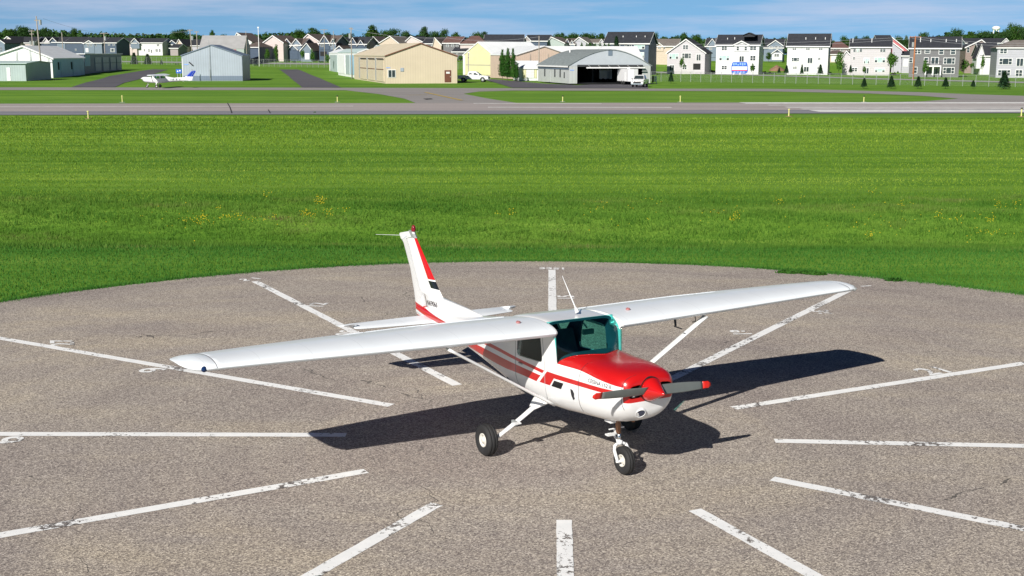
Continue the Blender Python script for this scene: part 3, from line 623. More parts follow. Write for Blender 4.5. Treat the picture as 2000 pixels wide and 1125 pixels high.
# dark hangar row with four big doors
r_, f, W, He = building('hangar', 'dark blue grey hangar row with four pale bifold doors behind the white hangar', 'hangar', 166, 238.5, 141.8, 106, 104, 290, 'flat', 'grey_dark', 'white_roof', 14, -93.5, GH)
P0 = f.P.copy()
for k in range(4):
    a = f.xz((185.5, 201, 215.5, 228)[k], 130)[0]; e_ = f.xz((197, 212, 225.5, 236.5)[k], 130)[0]; b = MB(); b.box(a, e_, -.12, -.004, .2, He-.7, 0); b.box(a-.1, e_+.1, -.16, -.125, He*.48, He*.52, 1); b.build('hangar_door', [M['grey_steel'], M['grey_dark']], r_)
b = MB(); b.prism([(0.2, He*.35), (0.2, He-.2), (f.xz(175.5, 120)[0], He-.2), (f.xz(175.5, 120)[0], He*.35)], lambda a, z: (a, -.03, z), lambda a, z: (a, -.10, z)); b.build('wall_panel', [M['blue_and_shade_steel']], r_)
# blue-grey gable hangar
r_, f, W, He = building('hangar', 'pale blue grey gabled hangar with dark base band behind the small parked airplane', 'hangar', 356.5, 474, 157, 109.5, 89, 240, 'gable', 'grey_steel', 'grey_dark', 13, -5.5, GH, ur=412, over=.15, trim=False)
b = MB(); b.box(-.02, W+.02, -.06, -.004, 0, .85); b.build('base_band', [M['grey_dark']], r_)
b = MB(); b.box(W+.005, W+.05, .01, 12.9, -.4, He-.1); b.build('shaded_side_wall', [M['grey_dark']], r_)  # darker sheet paints the shade on the right side wall
mast(f, r_, 408, 78, 157, .05); mast(f, r_, 409.5, 134, 150, .03)
x, z = f.xz(363, 126); b = MB(); b.box(x-.35, x+.45, -.05, -.004, z-.07, z+.07); b.build('lettering', [M['lblue']], r_)
x, z = f.xz(373, 124.5); b = MB(); b.tube((x-.35, -.1, z+.32), (x+.35, -.1, z-.32), .10, .12); b.build('vent_pipe', [M['plastic']], r_)
# grey barn behind it
r_, f, W, He = building('barn', 'barn with a broad weathered grey roof and red doors behind the blue grey hangar', 'barn', 390, 477, 110, 95, 70.5, 392, 'side', 'sagehouse', 'barn_roof', 14, -4, GH, over=.1, trim=False, low=4)
for k in range(7):
    if k in (2, 3): continue
    u = 376+k*12+ (10 if k < 2 else 5); 
    if u < 391: u = 392+k*4
    x, z1 = f.xz(u, 96.5); b = MB(); b.box(x, x+1.3, -.08, -.004, z1-3, z1); b.build('door', [M['pinkred' if False else 'red']], r_)
# tan hangar
r_, f, W, He = building('hangar', 'big tan steel hangar with brown door and small window facing the taxiway', 'hangar', 753, 893, 161, 109.5, 85, 222, 'gable', 'tan_steel', 'tan_roof', 40, -15, GH, ur=821.5, over=.1, trim=False, thick=.14)
b = MB(); xr, Hr = f.xz(821.5, 85); roof_slab(b, [(-.12, He-.12), (xr, Hr-.06), (W+.12, He-.12)], .2, -.18, -.105, 0); fixn(b.build('gable_trim', [M['door_brown']], r_))
x0, z1 = f.xz(869, 138); x1, z0 = f.xz(880.5, 161)
b = MB(); b.box(x0-.08, x1+.08, -.03, -.004, 0, z1+.08); b.build('door_frame', [M['door_brown']], r_)
b = MB(); b.box(x0, x1, -.08, -.034, .02, z1); b.box(x0+.2, x1-.2, -.10, -.082, z1*.74, z1*.9, 1); b.box(x1-.15, x1-.07, -.14, -.082, z1*.45, z1*.5, 1); b.build('door', [M['door_brown'], M['trim']], r_)
o = bpy.data.objects.new('window', window_mesh(1.4, 1.4, 'D')); COL.objects.link(o); o.parent = r_; xx, zz = f.xz(757.5, 151.5); o.location = (xx, 0, zz)
xx, zz = f.xz(782, 139.5); b = MB(); b.box(xx, xx+.6, -.08, -.004, zz, zz+.62); b.build('vent', [M['grey_steel']], r_)
xx, zz = f.xz(752, 133.2); V, F = text_data('N 1478', .35); b = MB(); b.box(xx+.2, xx+.95, -.03, -.004, zz, zz+.14); b.build('lettering', [M['lblue']], r_)
for (a, c) in ((1.2, 9.5), (11.5, 20), (22, 30.5)):
    b = MB(); b.box(-.12, -.004, a, c, .1, He-.75, 0); b.box(-.16, -.125, a, c, He*.47, He*.5, 1); b.box(-.16, -.125, a+.3, c-.3, He-.6, He-.42, 2); b.build('hangar_door', [M['tan_steel'], M['door_brown'], M['dark']], r_)
    b = MB(); b.box(-.30, -.004, c+.3, c+.55, .2, He-.3); b.build('door_post', [M['galv']], r_)
# white and mint hangars running back behind it
r_, f, W, He = building('hangar', 'white and mint green hangar adjoining the back of the tan hangar', 'hangar', 699, 742, 147.5, 103, 96, 268, 'gable', 'bright', 'sage_roof', 26, -17, GH, ur=716, over=.1, thick=.12, low=1)
for i, (a, c, mt) in enumerate(((1, 9, 'blue_and_shade_steel'), (10, 15, 'sage'), (16, 25, 'bright'))):
    b = MB(); b.box(-.1, -.004, a, c, .1, He-.5); b.build('hangar_door', [M[mt]], r_)
r_, f, W, He = building('hangar', 'pale green roofed white hangar at the far end of the tan row', 'hangar', 676, 712, 143, 103.5, 97, 303, 'gable', 'bright', 'white_roof', 26, -17, GH, over=.1, thick=.12, low=1)
for i, (a, c, mt) in enumerate(((1, 11, 'bright'), (13, 24, 'sage'))):
    b = MB(); b.box(-.1, -.004, a, c, .1, He-.5); b.build('hangar_door', [M[mt]], r_)
r_, f, W, He = building('hangar', 'white hangar with a dark green roof edge peeking over the tan roof', 'hangar', 742, 800, 125, 95, 89.5, 330, 'side', 'bright', 'sage_roof', 10, -15, GH, over=.1, low=3)
# taupe garage hangar, yellow-ended hangar, peach hangar, small white shed, white hangar
r_, f, W, He = building('hangar', 'narrow taupe hangar with three slit windows left of the yellow gable', 'hangar', 914, 936, 138.5, 104, 101, 292, 'side', 'taupe', 'trim', 9, 0, GH, over=.05, low=.5, trim=False)
for u in (919.5, 924, 928.5):
    x, z0 = f.xz(u, 126.5); b = MB(); b.box(x-.16, x+.16, -.04, -.004, z0, z0+.95); b.build('window', [M['dark']], r_)
x, z0 = f.xz(914, 112); b = MB(); b.box(0, W, -.04, -.004, z0-.1, z0); b.build('trim_band', [M['dimgrey']], r_)
r_, f, W, He = building('hangar', 'long pale roofed hangar with a yellow gable end and peach side wall', 'hangar', 965, 1066, 147.5, 108.5, 83.5, 284, 'side', 'peach', 'white_roof', 12.5, -36, GH, over=.12)
hr = f.xz(1010, 83.5, 6.25)[1]
b = MB(); b.prism([(.1, 0), (12.4, 0), (12.4, He-.05), (6.25, hr-.1), (.1, He-.05)], lambda a, z: (-.05, a, z), lambda a, z: (-.005, a, z)); fixn(b.build('end_wall', [M['yellow']], r_))
b = MB(); b.box(-.12, -.055, 1.2, 11.2, .1, He-.1, 0); b.box(-.15, -.122, 1.2, 11.2, He*.5, He*.53, 1); b.build('hangar_door', [M['yellow'], M['taupe']], r_)
for ya_, yb_ in ((.0, .5), (11.6, 12.4)): b = MB(); b.box(-.14, -.055, ya_, yb_, 0, He, 0); b.build('door_post', [M['trim']], r_)
r_, f, W, He = building('hangar', 'peach gabled hangar with a white roof behind the arborvitae', 'hangar', 1008.5, 1112, 150, 108, 91, 256, 'gable', 'peach', 'white_roof', 18, -18, GH, ur=1063, over=.12, trim=False)
mast(f, r_, 1034.5, 104, 122, .04); mast(f, r_, 1069.5, 104, 122, .04)
b = MB(); xr, Hr = f.xz(1063, 91); roof_slab(b, [(-.1, He-.1), (xr, Hr-.06), (W+.1, He-.1)], .16, -.18, -.125, 0); fixn(b.build('gable_trim', [M['taupe']], r_))
r_, f, W, He = building('shed', 'small white garage with a white roll door and yellow posts left of the arched hangar', 'shed', 1012, 1056, 152.5, 133.2, 120.5, 244, 'side', 'bright', 'white_roof', 7, -8, GH, over=.2)
rib_door(f, r_, 1028, 1043, 134.5, 152.3, 'door_white', 'garage_door')
for a, c in ((1020.5, 1027), (1043.8, 1048)): rib_door(f, r_, a, c, 134.5, 152.3, 'yellow', 'door_post')
r_, f, W, He = building('hangar', 'broad bright white roofed hangar behind the arched hangar', 'hangar', 1072, 1256, 146, 119, 92, 262, 'side', 'bright', 'bright', 15, -6, GH, over=.15, trim=False)
# arched hangar
f = Front(1111, 163.2, 216, -15); W = f.xz(1270, 163)[0]; He = f.xz(1111, 128.5)[1]; pk, Hp = f.xz(1192, 97.5); D = 19
root = empty('hangar', f.P, -f.yaw, 'grey arched roof hangar standing open with trailers inside', 'hangar', GH)
xo, zo = f.xz(1127.5, 128); xo2, _ = f.xz(1255, 128)
arc = [(W*t, He+(Hp-He)*(1-abs(2*t-1)**1.75)) for t in np.linspace(0, 1, 17)]
b = MB(); b.box(0, xo, 0, .25, 0, He-.02); b.build('front_pier', [M['light_steel']], root); b = MB(); b.box(xo2, W, 0, .25, 0, He-.02); b.build('front_pier', [M['light_steel']], root)
b = MB(); b.prism([(0, He)]+arc[1:-1]+[(W, He)], lambda a, z: (a, 0, z), lambda a, z: (a, .25, z)); fixn(b.build('front_gable', [M['front_steel']], root))
b = MB(); b.box(0, .15, .26, D, 0, He); b.box(W-.15, W, .26, D, 0, He); b.box(.16, W-.16, D-.15, D, 0, He); b.prism([(.2, He)]+arc[1:-1]+[(W-.2, He)], lambda a, z: (a, D-.15, z), lambda a, z: (a, D, z)); fixn(b.build('wall', [M['light_steel']], root))
b = MB(); roof_slab(b, [(-.25, He-.1)]+arc[1:-1]+[(W+.25, He-.1)], .14, -.12, D+.1, 0); fixn(b.build('roof', [M['grey_roof']], root))
b = MB(); b.box(-.32, -.255, -.15, D+.1, He-.28, He-.02, 0); b.box(-.1, -.02, 0, D, He-.62, He-.32, 1); b.build('eave_trim', [M['trim'], M['grey_dark']], root)
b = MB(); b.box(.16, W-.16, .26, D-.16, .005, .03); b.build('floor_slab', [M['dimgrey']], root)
# dark partitions and lining put the interior shade into their colour
b = MB(); b.box(.17, .22, .3, D-.2, .04, He-.05); b.box(W*.44, W*.46, 7, D-.3, .04, He-.05); b.box(W-.22, W-.17, .3, D-.2, .04, He-.05); b.box(.23, W-.23, D-.3, D-.2, .04, He-.05); b.box(.16, W-.16, .27, D-.16, He+.0, He+.04); b.build('shade_liner', [M['dimgrey']], root)
x0, z0 = f.xz(1142, 133.5); x1, z1 = f.xz(1256, 130.8)
b = MB(); b.box(x0, x1, -1.0, -.9, z0, z1, 0); b.box(xo, xo2, -.12, -.004, He-.15, He+.18, 1)
for k in range(6): b.tube((x0+(x1-x0)*(k+.4)/6, -.95, z1), (x0+(x1-x0)*(k+.4)/6, -.1, He), .05, m=0)
b.box(x0, x1, -.9, -.1, z1+.12, z1+.16, 1); b.build('bifold_door', [M['trim'], M['dimgrey']], root)
for yy, wd in ((2.6, .5), (5.0, .6), (8.2, .6), (14.5, .6)):
    b = MB(); zc = (1.0, 2.3) if yy > 3 else (.9, 1.9); b.box(-.06, -.004, yy-wd/2, yy+wd/2, *zc); b.build('window', [M['dimgrey']], root)
b = MB(); b.box(-.05, -.004, 11, 12, .05, 2.1); b.build('door', [M['light_steel']], root)
x, z = f.xz(1163, 137.5)
b = MB(); xx, zz = f.xz(1116.5, 137); b.box(xx-.3, xx+.4, -.04, -.004, zz-.07, zz+.07); b.build('lettering', [M['lblue']], root)
b = MB(); xx, zz = f.xz(1192, 103.5); b.box(xx-.38, xx+.38, -.06, -.004, zz-.45, zz+.4); b.build('vent', [M['slate']], root)
b = MB(); p_ = (W*.3, D*.72, He+(Hp-He)*.8); b.tube(p_, (p_[0], p_[1], p_[2]+.9), .12); b.build('roof_vent', [M['trim']], root)

# ---- houses
HG = 'suburban houses behind the airfield fence'
def house(label, u0, u1, vb, ve, vr, Y, *a, **k):
    if u0 < 1160 and Y < 440: Y += 72
    k['low'] = max(k.get('low', 0), 2.2)
    return building('house', label, 'house', u0, u1, vb, ve, vr, Y, *a, group=HG, **k)
T, SS, PP, DD, BB, WW = 'T', 'S', 'P', 'D', 'B', 'W'
# right row, left to right
house('large navy house with a black roof and white windows above the arched hangar', 1180, 1266, 127, 84.5, 63.5, 322, 'side', 'navy', 'shingle', 11, 17, low=3, crossgables=(), wins=[(1227, 90.5, 13, 11, WW), (1249, 90.5, 21, 11, BB), (1205, 91, 12, 10, T), (1186, 91, 10, 10, T), (1253, 108, 10, 12, BB), (1226, 108, 12, 12, WW)])
house('cream house with a taupe roof and small dormer above the playground', 1268, 1322, 122, 90, 77, 372, 'side', 'beige', 'shingle3', 11, 14, low=2, crossgables=[(1279, 1296, 91, 84, 'beige', 100)], wins=[(1288, 93, 6, 5, T), (1297, 93, 5, 5, SS), (1310, 106, 13, 12, 'garage')])
house('pale lilac gabled house with a grill deck right of the playground', 1302.5, 1376, 139.5, 103, 77, 338, 'gable', 'offwhite', 'shingle', 12, 17, ur=1340, wins=[(1339, 92, 11, 9, T), (1316, 110, 18, 11.5, BB), (1341, 109, 18, 11, WW), (1364.5, 112, 9, 13, DD), (1312.5, 132, 9, 11, DD), (1337, 131, 9, 10, T), (1361, 130, 14, 12, 'dark')])
house('small grey gabled house with a black roof peeking right of the lilac gable', 1378, 1426, 112, 90, 75.5, 420, 'side', 'slate', 'shingle', 10, 14, low=3, crossgables=[(1382, 1400, 88, 76, 'slate', 112)], wins=[(1388, 94, 5, 6, T)])
house('tall white three storey house with a black roof behind the blue banner sign', 1397.5, 1481, 141.5, 87.5, 69, 333, 'side', 'white', 'shingle', 10.5, 17, crossgables=[(1434, 1463, 87.5, 80.5, 'white', 100), (1452, 1474, 69, 64.5, 'shingle', 72)], wins=[(1414.5, 94, 11, 9, T), (1441, 94.5, 5, 8, SS), (1456.5, 94.5, 5, 8, SS), (1471, 94, 13, 9, T), (1414.5, 113, 20, 10.5, BB), (1448.5, 115, 9.5, 12, DD), (1470.5, 113.5, 11, 10.5, T), (1414.5, 132, 11, 8, T), (1470, 132, 11, 9, T)])
house('low black roofed wing between the lilac and tall white houses', 1398, 1430, 118, 84, 75, 380, 'side', 'slate', 'shingle', 9, 10, low=3)
house('grey craftsman house with double white gables between two white houses', 1491, 1528, 117.5, 93, 77, 405, 'side', 'slate', 'shingle', 11, 15, low=1, crossgables=[(1500, 1529, 89, 79, 'slate', 103), (1508, 1528, 104, 96.5, 'white', 117)], wins=[(1506, 93, 7, 6, T), (1516, 92.5, 5, 5, PP), (1523, 92.5, 5, 5, PP), (1517, 108, 10, 6, T)])
house('unfinished white wrapped house with a tall black roof and bare soil beside it', 1536, 1616, 142.5, 89.8, 67, 330, 'side', 'white', 'shingle', 10, 17, wins=[(1551.5, 94.5, 8, 7, T), (1578, 94.5, 8, 7, T), (1603, 94.5, 8, 7, T), (1553.5, 116, 15, 8, WW), (1582, 118, 10, 11.5, DD), (1600, 114.5, 5, 4.5, SS), (1552.5, 132, 8, 5.5, T), (1575, 135, 10.5, 11, DD), (1599.5, 132.5, 7, 6, T)])
house('low brown hip roofed house right of the unfinished house', 1618, 1658, 118, 94, 81, 400, 'hip', 'taupe', 'shingle4', 11, 10, low=2, wins=[(1631, 98, 6, 5, T), (1645, 98, 6, 5, T)])
house('brown roofed garage wing behind the unfinished house', 1616, 1652, 127, 106, 98, 380, 'hip', 'beige', 'shingle2', 9, 10, low=2, wins=[(1630, 115, 12, 11, 'garage')])
house('pale lilac three storey house with a black roof and small left wing', 1658.5, 1737, 145, 92, 76.5, 322, 'side', 'offwhite', 'shingle', 10, 17, wins=[(1669, 97.5, 5, 8, SS), (1675.5, 97.5, 5.5, 9, BB), (1681.5, 97.5, 5, 8, SS), (1721.5, 97.5, 5, 8, SS), (1727, 97.5, 5, 8, SS), (1668, 113.5, 3.5, 5, SS), (1692.5, 119, 10.5, 11.5, BB), (1718.5, 117, 21, 11, BB), (1669, 136, 11, 8.5, T), (1692.5, 138, 9, 12, DD), (1718.5, 137, 20, 8.5, BB)])
house('pale lilac gabled wing stepping down left of the three storey lilac house', 1645, 1662, 131, 110, 100, 326, 'gable', 'offwhite', 'shingle', 9, 17, low=1.5)
house('tall slate grey gabled side house right of the lilac house', 1741, 1760, 131, 97, 82, 352, 'gable', 'lgrey', 'shingle', 12, 17, ur=1742, low=1)
house('brick red gabled house above the orange pole', 1741, 1771, 118, 97, 73, 405, 'gable', 'red', 'shingle', 12, 14, ur=1742, low=2)
house('low black roofed house between the red gable and dark grey house', 1712, 1740, 100, 80, 69.5, 470, 'side', 'slate', 'shingle', 10, 8, low=4)
house('small slate garage below the red gable', 1761, 1778, 132, 109, 101, 350, 'side', 'lgrey', 'shingle', 8, 14, low=1, wins=[(1769, 123, 8, 14, 'garage')])
r_, f, W, He = house('dark grey house with white framed windows and a white porch by the orange pole', 1774.5, 1872, 146.5, 94, 73, 298, 'side', 'charcoal', 'shingle', 11.5, 18, wins=[(1792, 100, 13.5, 11, T), (1811.5, 100, 10.5, 9, SS), (1838.5, 101, 9.5, 11, SS), (1861.5, 101, 9.5, 11, SS), (1779, 117.5, 7, 10, SS), (1809, 117.5, 8.5, 11, SS), (1826, 118.5, 14.5, 14, DD), (1854, 119, 22, 13, WW), (1787, 137, 8.5, 13, SS), (1853, 138, 22.5, 12.5, WW), (1826, 139, 12, 14, DD)])
x0, z0 = f.xz(1807, 130); x1, _ = f.xz(1838, 130); g = MB(); g.box(x0, x1, -2.6, -.01, z0-.02, z0+.28, 0)
for x in (x0+.1, (x0+x1)/2, x1-.1): g.box(x-.14, x+.14, -2.5, -2.25, 0, z0-.025, 0)
g.build('porch', [M['trim']], r_)
g = MB()
for k in range(15): x = x0+(x1-x0)*k/14; g.box(x-.02, x+.02, -2.55, -2.51, z0+.285, z0+1.2)
g.box(x0, x1, -2.57, -2.50, z0+1.2, z0+1.26); g.build('railing', [M['plastic']], r_)
house('brown gabled house with two small windows behind the dark grey house', 1884, 1932, 132.5, 92.5, 78, 350, 'gable', 'brown', 'shingle', 12, 12, ur=1917, low=1, wins=[(1891, 97.5, 5, 10, SS), (1906, 97.5, 6, 10, SS)])
house('white sided garage house with a black roof right of the brown gable', 1914, 1950, 133, 108.5, 85, 335, 'side', 'white', 'shingle', 10, 8, low=1, crossgables=[(1908, 1922, 108, 87, 'white', 134)])
house('distant black roofed house row between brown gable and right edge', 1886, 1962, 96, 84, 75.5, 470, 'side', 'slate', 'shingle', 10, 5, low=4, crossgables=[(1956, 1972, 83, 75, 'offwhite', 96)])
r_, f, W, He = house('light grey hip roofed house cut off by the right edge', 1944.5, 2050, 149, 93, 78, 292, 'hip', 'lgrey', 'shingle3', 12, 14, wins=[(1960, 100, 14, 9.5, T), (1964, 120, 25, 13, WW), (1992, 121.5, 13, 16, DD), (1961, 142, 24, 12, WW), (1990, 143, 13, 14, T)])
# middle, left to right, behind the hangars
house('white gabled house with a brown roof right of the grey barn', 454, 492, 113, 82, 64.5, 364, 'gable', 'white', 'shingle2', 13, 10, ur=463, low=1, wins=[(483, 104, 7, 12, 'dark')])
house('dark fronted house with brown roof stepping right of the white gable', 478, 506, 116, 92, 82, 340, 'hip', 'navy', 'shingle2', 10, 16, low=1)
house('cream gabled house with dark gabled porch left of the tall poles', 516, 554, 113.5, 83, 69.8, 350, 'gable', 'cream', 'shingle2', 13, 16, ur=533, low=1)
house('dark two gabled facade with brown roofs beside the left cream gable', 554, 590, 116, 88, 76, 352, 'side', 'navy', 'shingle2', 10, 18, low=1, crossgables=[(555, 568, 84, 76, 'navy', 96), (571, 588, 86, 76, 'slate', 98), (563, 582, 97, 88, 'navy', 116)], wins=[(560, 88, 7, 7, T), (579, 89, 6, 5, SS), (557, 106, 8, 12, 'dark')])
house('brown roofed gabled garage right of the dark double gable', 588, 610, 118, 98, 84.5, 348, 'gable', 'slate', 'shingle2', 9, 12, low=1, wins=[(600, 110, 9, 12, 'garage')])
house('second cream gabled house nearer the tan hangar', 588, 624, 107, 81, 67, 362, 'gable', 'cream', 'shingle2', 13, 16, ur=602, low=2, wins=[(607, 90, 3, 6, SS)])
house('dark steep gabled facade with white trim beside the second cream gable', 624, 656, 117, 84, 70, 350, 'side', 'navy', 'shingle2', 10, 18, low=1, crossgables=[(626, 643, 82, 69, 'navy', 97), (646, 656, 86, 76, 'slate', 97)], wins=[(629, 88, 5, 7, SS), (647, 88, 4, 6, SS), (632, 105, 13, 9, 'dark')])
house('brown roofed low garage left of the beige gable', 652, 674, 118, 100, 90, 346, 'gable', 'navy', 'shingle2', 9, 12, low=1)
house('beige gabled house with a charcoal roof left of the tall white pole', 654, 681, 97, 82, 73, 372, 'gable', 'beige', 'shingle', 12, 16, ur=662.5, low=3)
house('charcoal steep gabled facade right of the beige gable', 681, 716, 104, 86, 73, 366, 'side', 'navy', 'shingle', 10, 18, low=2, crossgables=[(684, 696, 84, 74, 'navy', 98), (699, 712, 88, 79, 'navy', 98)])
house('small sage gabled house with brown roof behind the mint hangars', 717, 742, 94, 84, 71.5, 380, 'gable', 'sagehouse', 'shingle2', 12, 14, ur=729, low=3)
house('beige gabled house with taupe roof above the tan hangar', 738, 781, 92, 86, 71, 372, 'gable', 'beige', 'shingle3', 14, 16, ur=762, low=3)
house('charcoal roofed house rising behind the tan hangar ridge', 790, 828, 92, 83, 71, 378, 'gable', 'cream', 'shingle', 13, 16, ur=803, low=3, crossgables=[])
house('dark walled house with a black roof right of the tan hangar ridge', 826, 862, 106, 85, 73.5, 372, 'side', 'navy', 'shingle', 10, 16, low=3, wins=[(846, 88, 8, 4, T)])
house('beige gable with a brown roof right of the tan hangar ridge', 846, 862, 100, 87, 73.5, 362, 'gable', 'beige', 'shingle2', 15, 17, ur=849, low=3)
house('dark sided house with brown roof directly right of the beige gable', 866, 897, 123, 84, 72.5, 358, 'side', 'charcoal', 'shingle4', 10, 17, low=2, wins=[(874, 89, 5, 5, SS), (884, 89, 5, 5, SS), (893, 89, 4, 5, SS), (888, 104, 7, 5, T)])
house('low dark porch house below the brown roof', 884, 909, 123, 101, 93, 350, 'side', 'charcoal', 'shingle', 8, 14, low=1, wins=[(893, 105, 3, 3, SS)])
house('white sided house with a red brown hip roof left of the yellow gable', 899, 949, 118, 86, 70, 352, 'hip', 'cream', 'shingle4', 12, 6, low=2)
house('long black roofed house behind the yellow hangar', 946, 1021, 95, 82.5, 68.3, 358, 'side', 'slate', 'shingle', 11, 3, low=4)
house('cream house with small brown hip roof in front of the red brown hip', 914, 943, 120, 99, 88.5, 318, 'hip', 'cream', 'shingle4', 8, 4, low=2)
house('house with black roof and white gable trim above the peach hangar', 1024, 1068, 104, 80, 69, 362, 'side', 'navy', 'shingle', 11, 15, low=3, crossgables=[(1022, 1037, 79, 71.5, 'taupe', 95)], wins=[(1077, 84, 5, 5, T)] if False else ())
house('pale sage gabled house with a brown roof left of the navy steep gable', 1070, 1102, 95, 84, 72.5, 362, 'gable', 'sagehouse', 'shingle2', 13, 17, ur=1077, low=3)
house('navy steep double gabled facade behind the white hangar roof', 1102, 1122, 96, 86, 76, 366, 'side', 'navy', 'shingle2', 10, 18, low=3, crossgables=[(1103, 1114, 86, 76.5, 'navy', 96), (1113, 1122, 88, 79, 'slate', 96)])
house('light grey gabled house with a taupe roof above the arched hangar', 1118, 1148, 96, 84, 72.8, 366, 'gable', 'lgrey', 'shingle3', 13, 16, ur=1131, low=3)
house('small grey gable with white trim left of the navy house', 1150, 1180, 96, 84, 77, 372, 'side', 'sagehouse', 'shingle3', 10, 12, low=3, crossgables=[(1170, 1180, 84, 76.5, 'lgrey', 96)])
# left cluster
house('slate gabled house cut by the left edge', -14, 10, 106, 84, 77, 440, 'gable', 'slate', 'shingle', 12, 4, low=3, wins=[(2, 96, 3, 8, SS)])
house('pinkish cream gabled house at the far left above the white hangar', 4, 31, 104, 82, 71.5, 470, 'gable', 'cream', 'shingle', 14, 8, ur=14.5, low=3)
house('black roofed house with cream wall right of the far left gable', 28, 66, 96, 83.5, 73, 475, 'side', 'cream', 'shingle', 12, 6, low=3, wins=[(34, 85, 6, 6, 'dark')])
house('long navy house with small white gable right of the twin box pole', 68, 104, 100, 83.5, 73, 478, 'side', 'navy', 'shingle', 12, 6, low=3, crossgables=[(86, 95, 80, 74, 'offwhite', 86)], wins=[(73, 86, 5, 4, T)])
house('black roofed house with slate wall and white corner trim behind the white roof', 104, 128, 100, 82.5, 73, 470, 'side', 'slate', 'shingle', 12, 6, low=3, crossgables=[(98, 110, 80, 74, 'navy', 90)])
house('wide navy sided house with a black roof behind the dark hangar row', 129, 163, 104, 83, 73, 462, 'side', 'navy', 'shingle', 12, 6, low=3, wins=[(148, 97, 3, 4, SS)])
house('grey house with white outlined gable above the dark hangar row', 164, 200, 106, 84, 74, 458, 'side', 'slate', 'shingle', 12, 6, low=3, crossgables=[(165, 184, 85, 79.5, 'slate', 104)], wins=[(172, 88, 4, 5, SS), (178, 88, 4, 5, SS), (187, 88, 3, 5, SS), (170, 98, 6, 8, 'garage')])
house('dark house with a row of white windows above the dark hangar doors', 201, 228, 106, 83.5, 74, 458, 'side', 'navy', 'shingle', 12, 6, low=3, wins=[(213, 87, 4, 4, SS), (222, 87, 4, 4, SS), (220, 98, 9, 7, WW)])
house('pale fronted house with white outlined gables left of the long white house', 228, 268, 107, 84, 75, 500, 'side', 'cream', 'shingle', 12, 6, low=3, crossgables=[(228, 242, 84, 76.5, 'slate', 95), (255, 272, 84, 75, 'slate', 95), (240, 258, 94, 86, 'cream', 107)])
house('long bright white house with a black roof behind the two left spruces', 268, 318, 108, 83.5, 75.5, 500, 'side', 'white', 'shingle', 12, 6, low=1, wins=[(308.5, 88, 5, 4.5, T), (282, 98, 2.5, 4, SS), (291, 98.5, 2.5, 5.5, SS), (296, 100, 2.5, 6, SS), (306, 98.5, 5, 5.5, T), (312, 98.5, 3, 5.5, SS)])
house('small slate house with white trimmed gable right of the long white house', 318, 344, 107, 87, 78, 505, 'side', 'slate', 'shingle', 10, 6, low=1, crossgables=[(329, 344, 85, 79, 'navy', 92)], wins=[(324, 99, 7, 8, 'garage')])
house('tan garage with a black roof right of the small slate house', 333, 348, 107, 94, 87, 480, 'side', 'taupe', 'shingle', 8, 10, low=1)
house('cream gabled house with a charcoal roof left of the blue grey hangar', 344, 360, 107, 89, 77, 492, 'gable', 'beige', 'shingle', 15, 12, ur=349.5, low=1)
house('low cream sided house with charcoal roof behind the twin left poles', 360, 390, 107, 89, 77.5, 497, 'side', 'lgrey', 'shingle', 11, 10, low=1, wins=[(369, 95, 2.5, 5, SS), (373, 95, 2.5, 5, SS)])
def roof_vents(root, f, W, He, pts, depth):
    for u, v in pts:
        x, z = f.xz(u, v, depth*.25); b = MB(); b.tube((x, depth*.25, z-.5), (x, depth*.25, z+.55), .10, n=8); b.build('roof_vent', [M['trim']], root)
for lab, pts, dp in (('large navy house with', [(1217, 74), (1243, 74), (1260, 74)], 11), ('tall white three storey', [(1421, 78), (1435, 77), (1475, 81)], 10.5), ('unfinished white wrapped', [(1574, 77), (1593, 77), (1612, 77)], 10), ('pale lilac three storey', [(1666, 79), (1703, 79)], 10), ('dark grey house with white framed', [(1798, 78), (1818, 81), (1848, 81), (1868, 81)], 11.5)):
    for o in list(bpy.data.objects):
        if o.get('label', '').startswith(lab):
            f = Front.__new__(Front); f.P = o.location.copy(); f.yaw = -o.rotation_euler.z; f.u = Vector((math.cos(f.yaw), -math.sin(f.yaw), 0)); f.d = Vector((math.sin(f.yaw), math.cos(f.yaw), 0)); f.z0 = f.P.z
            roof_vents(o, f, 0, 0, pts, dp)

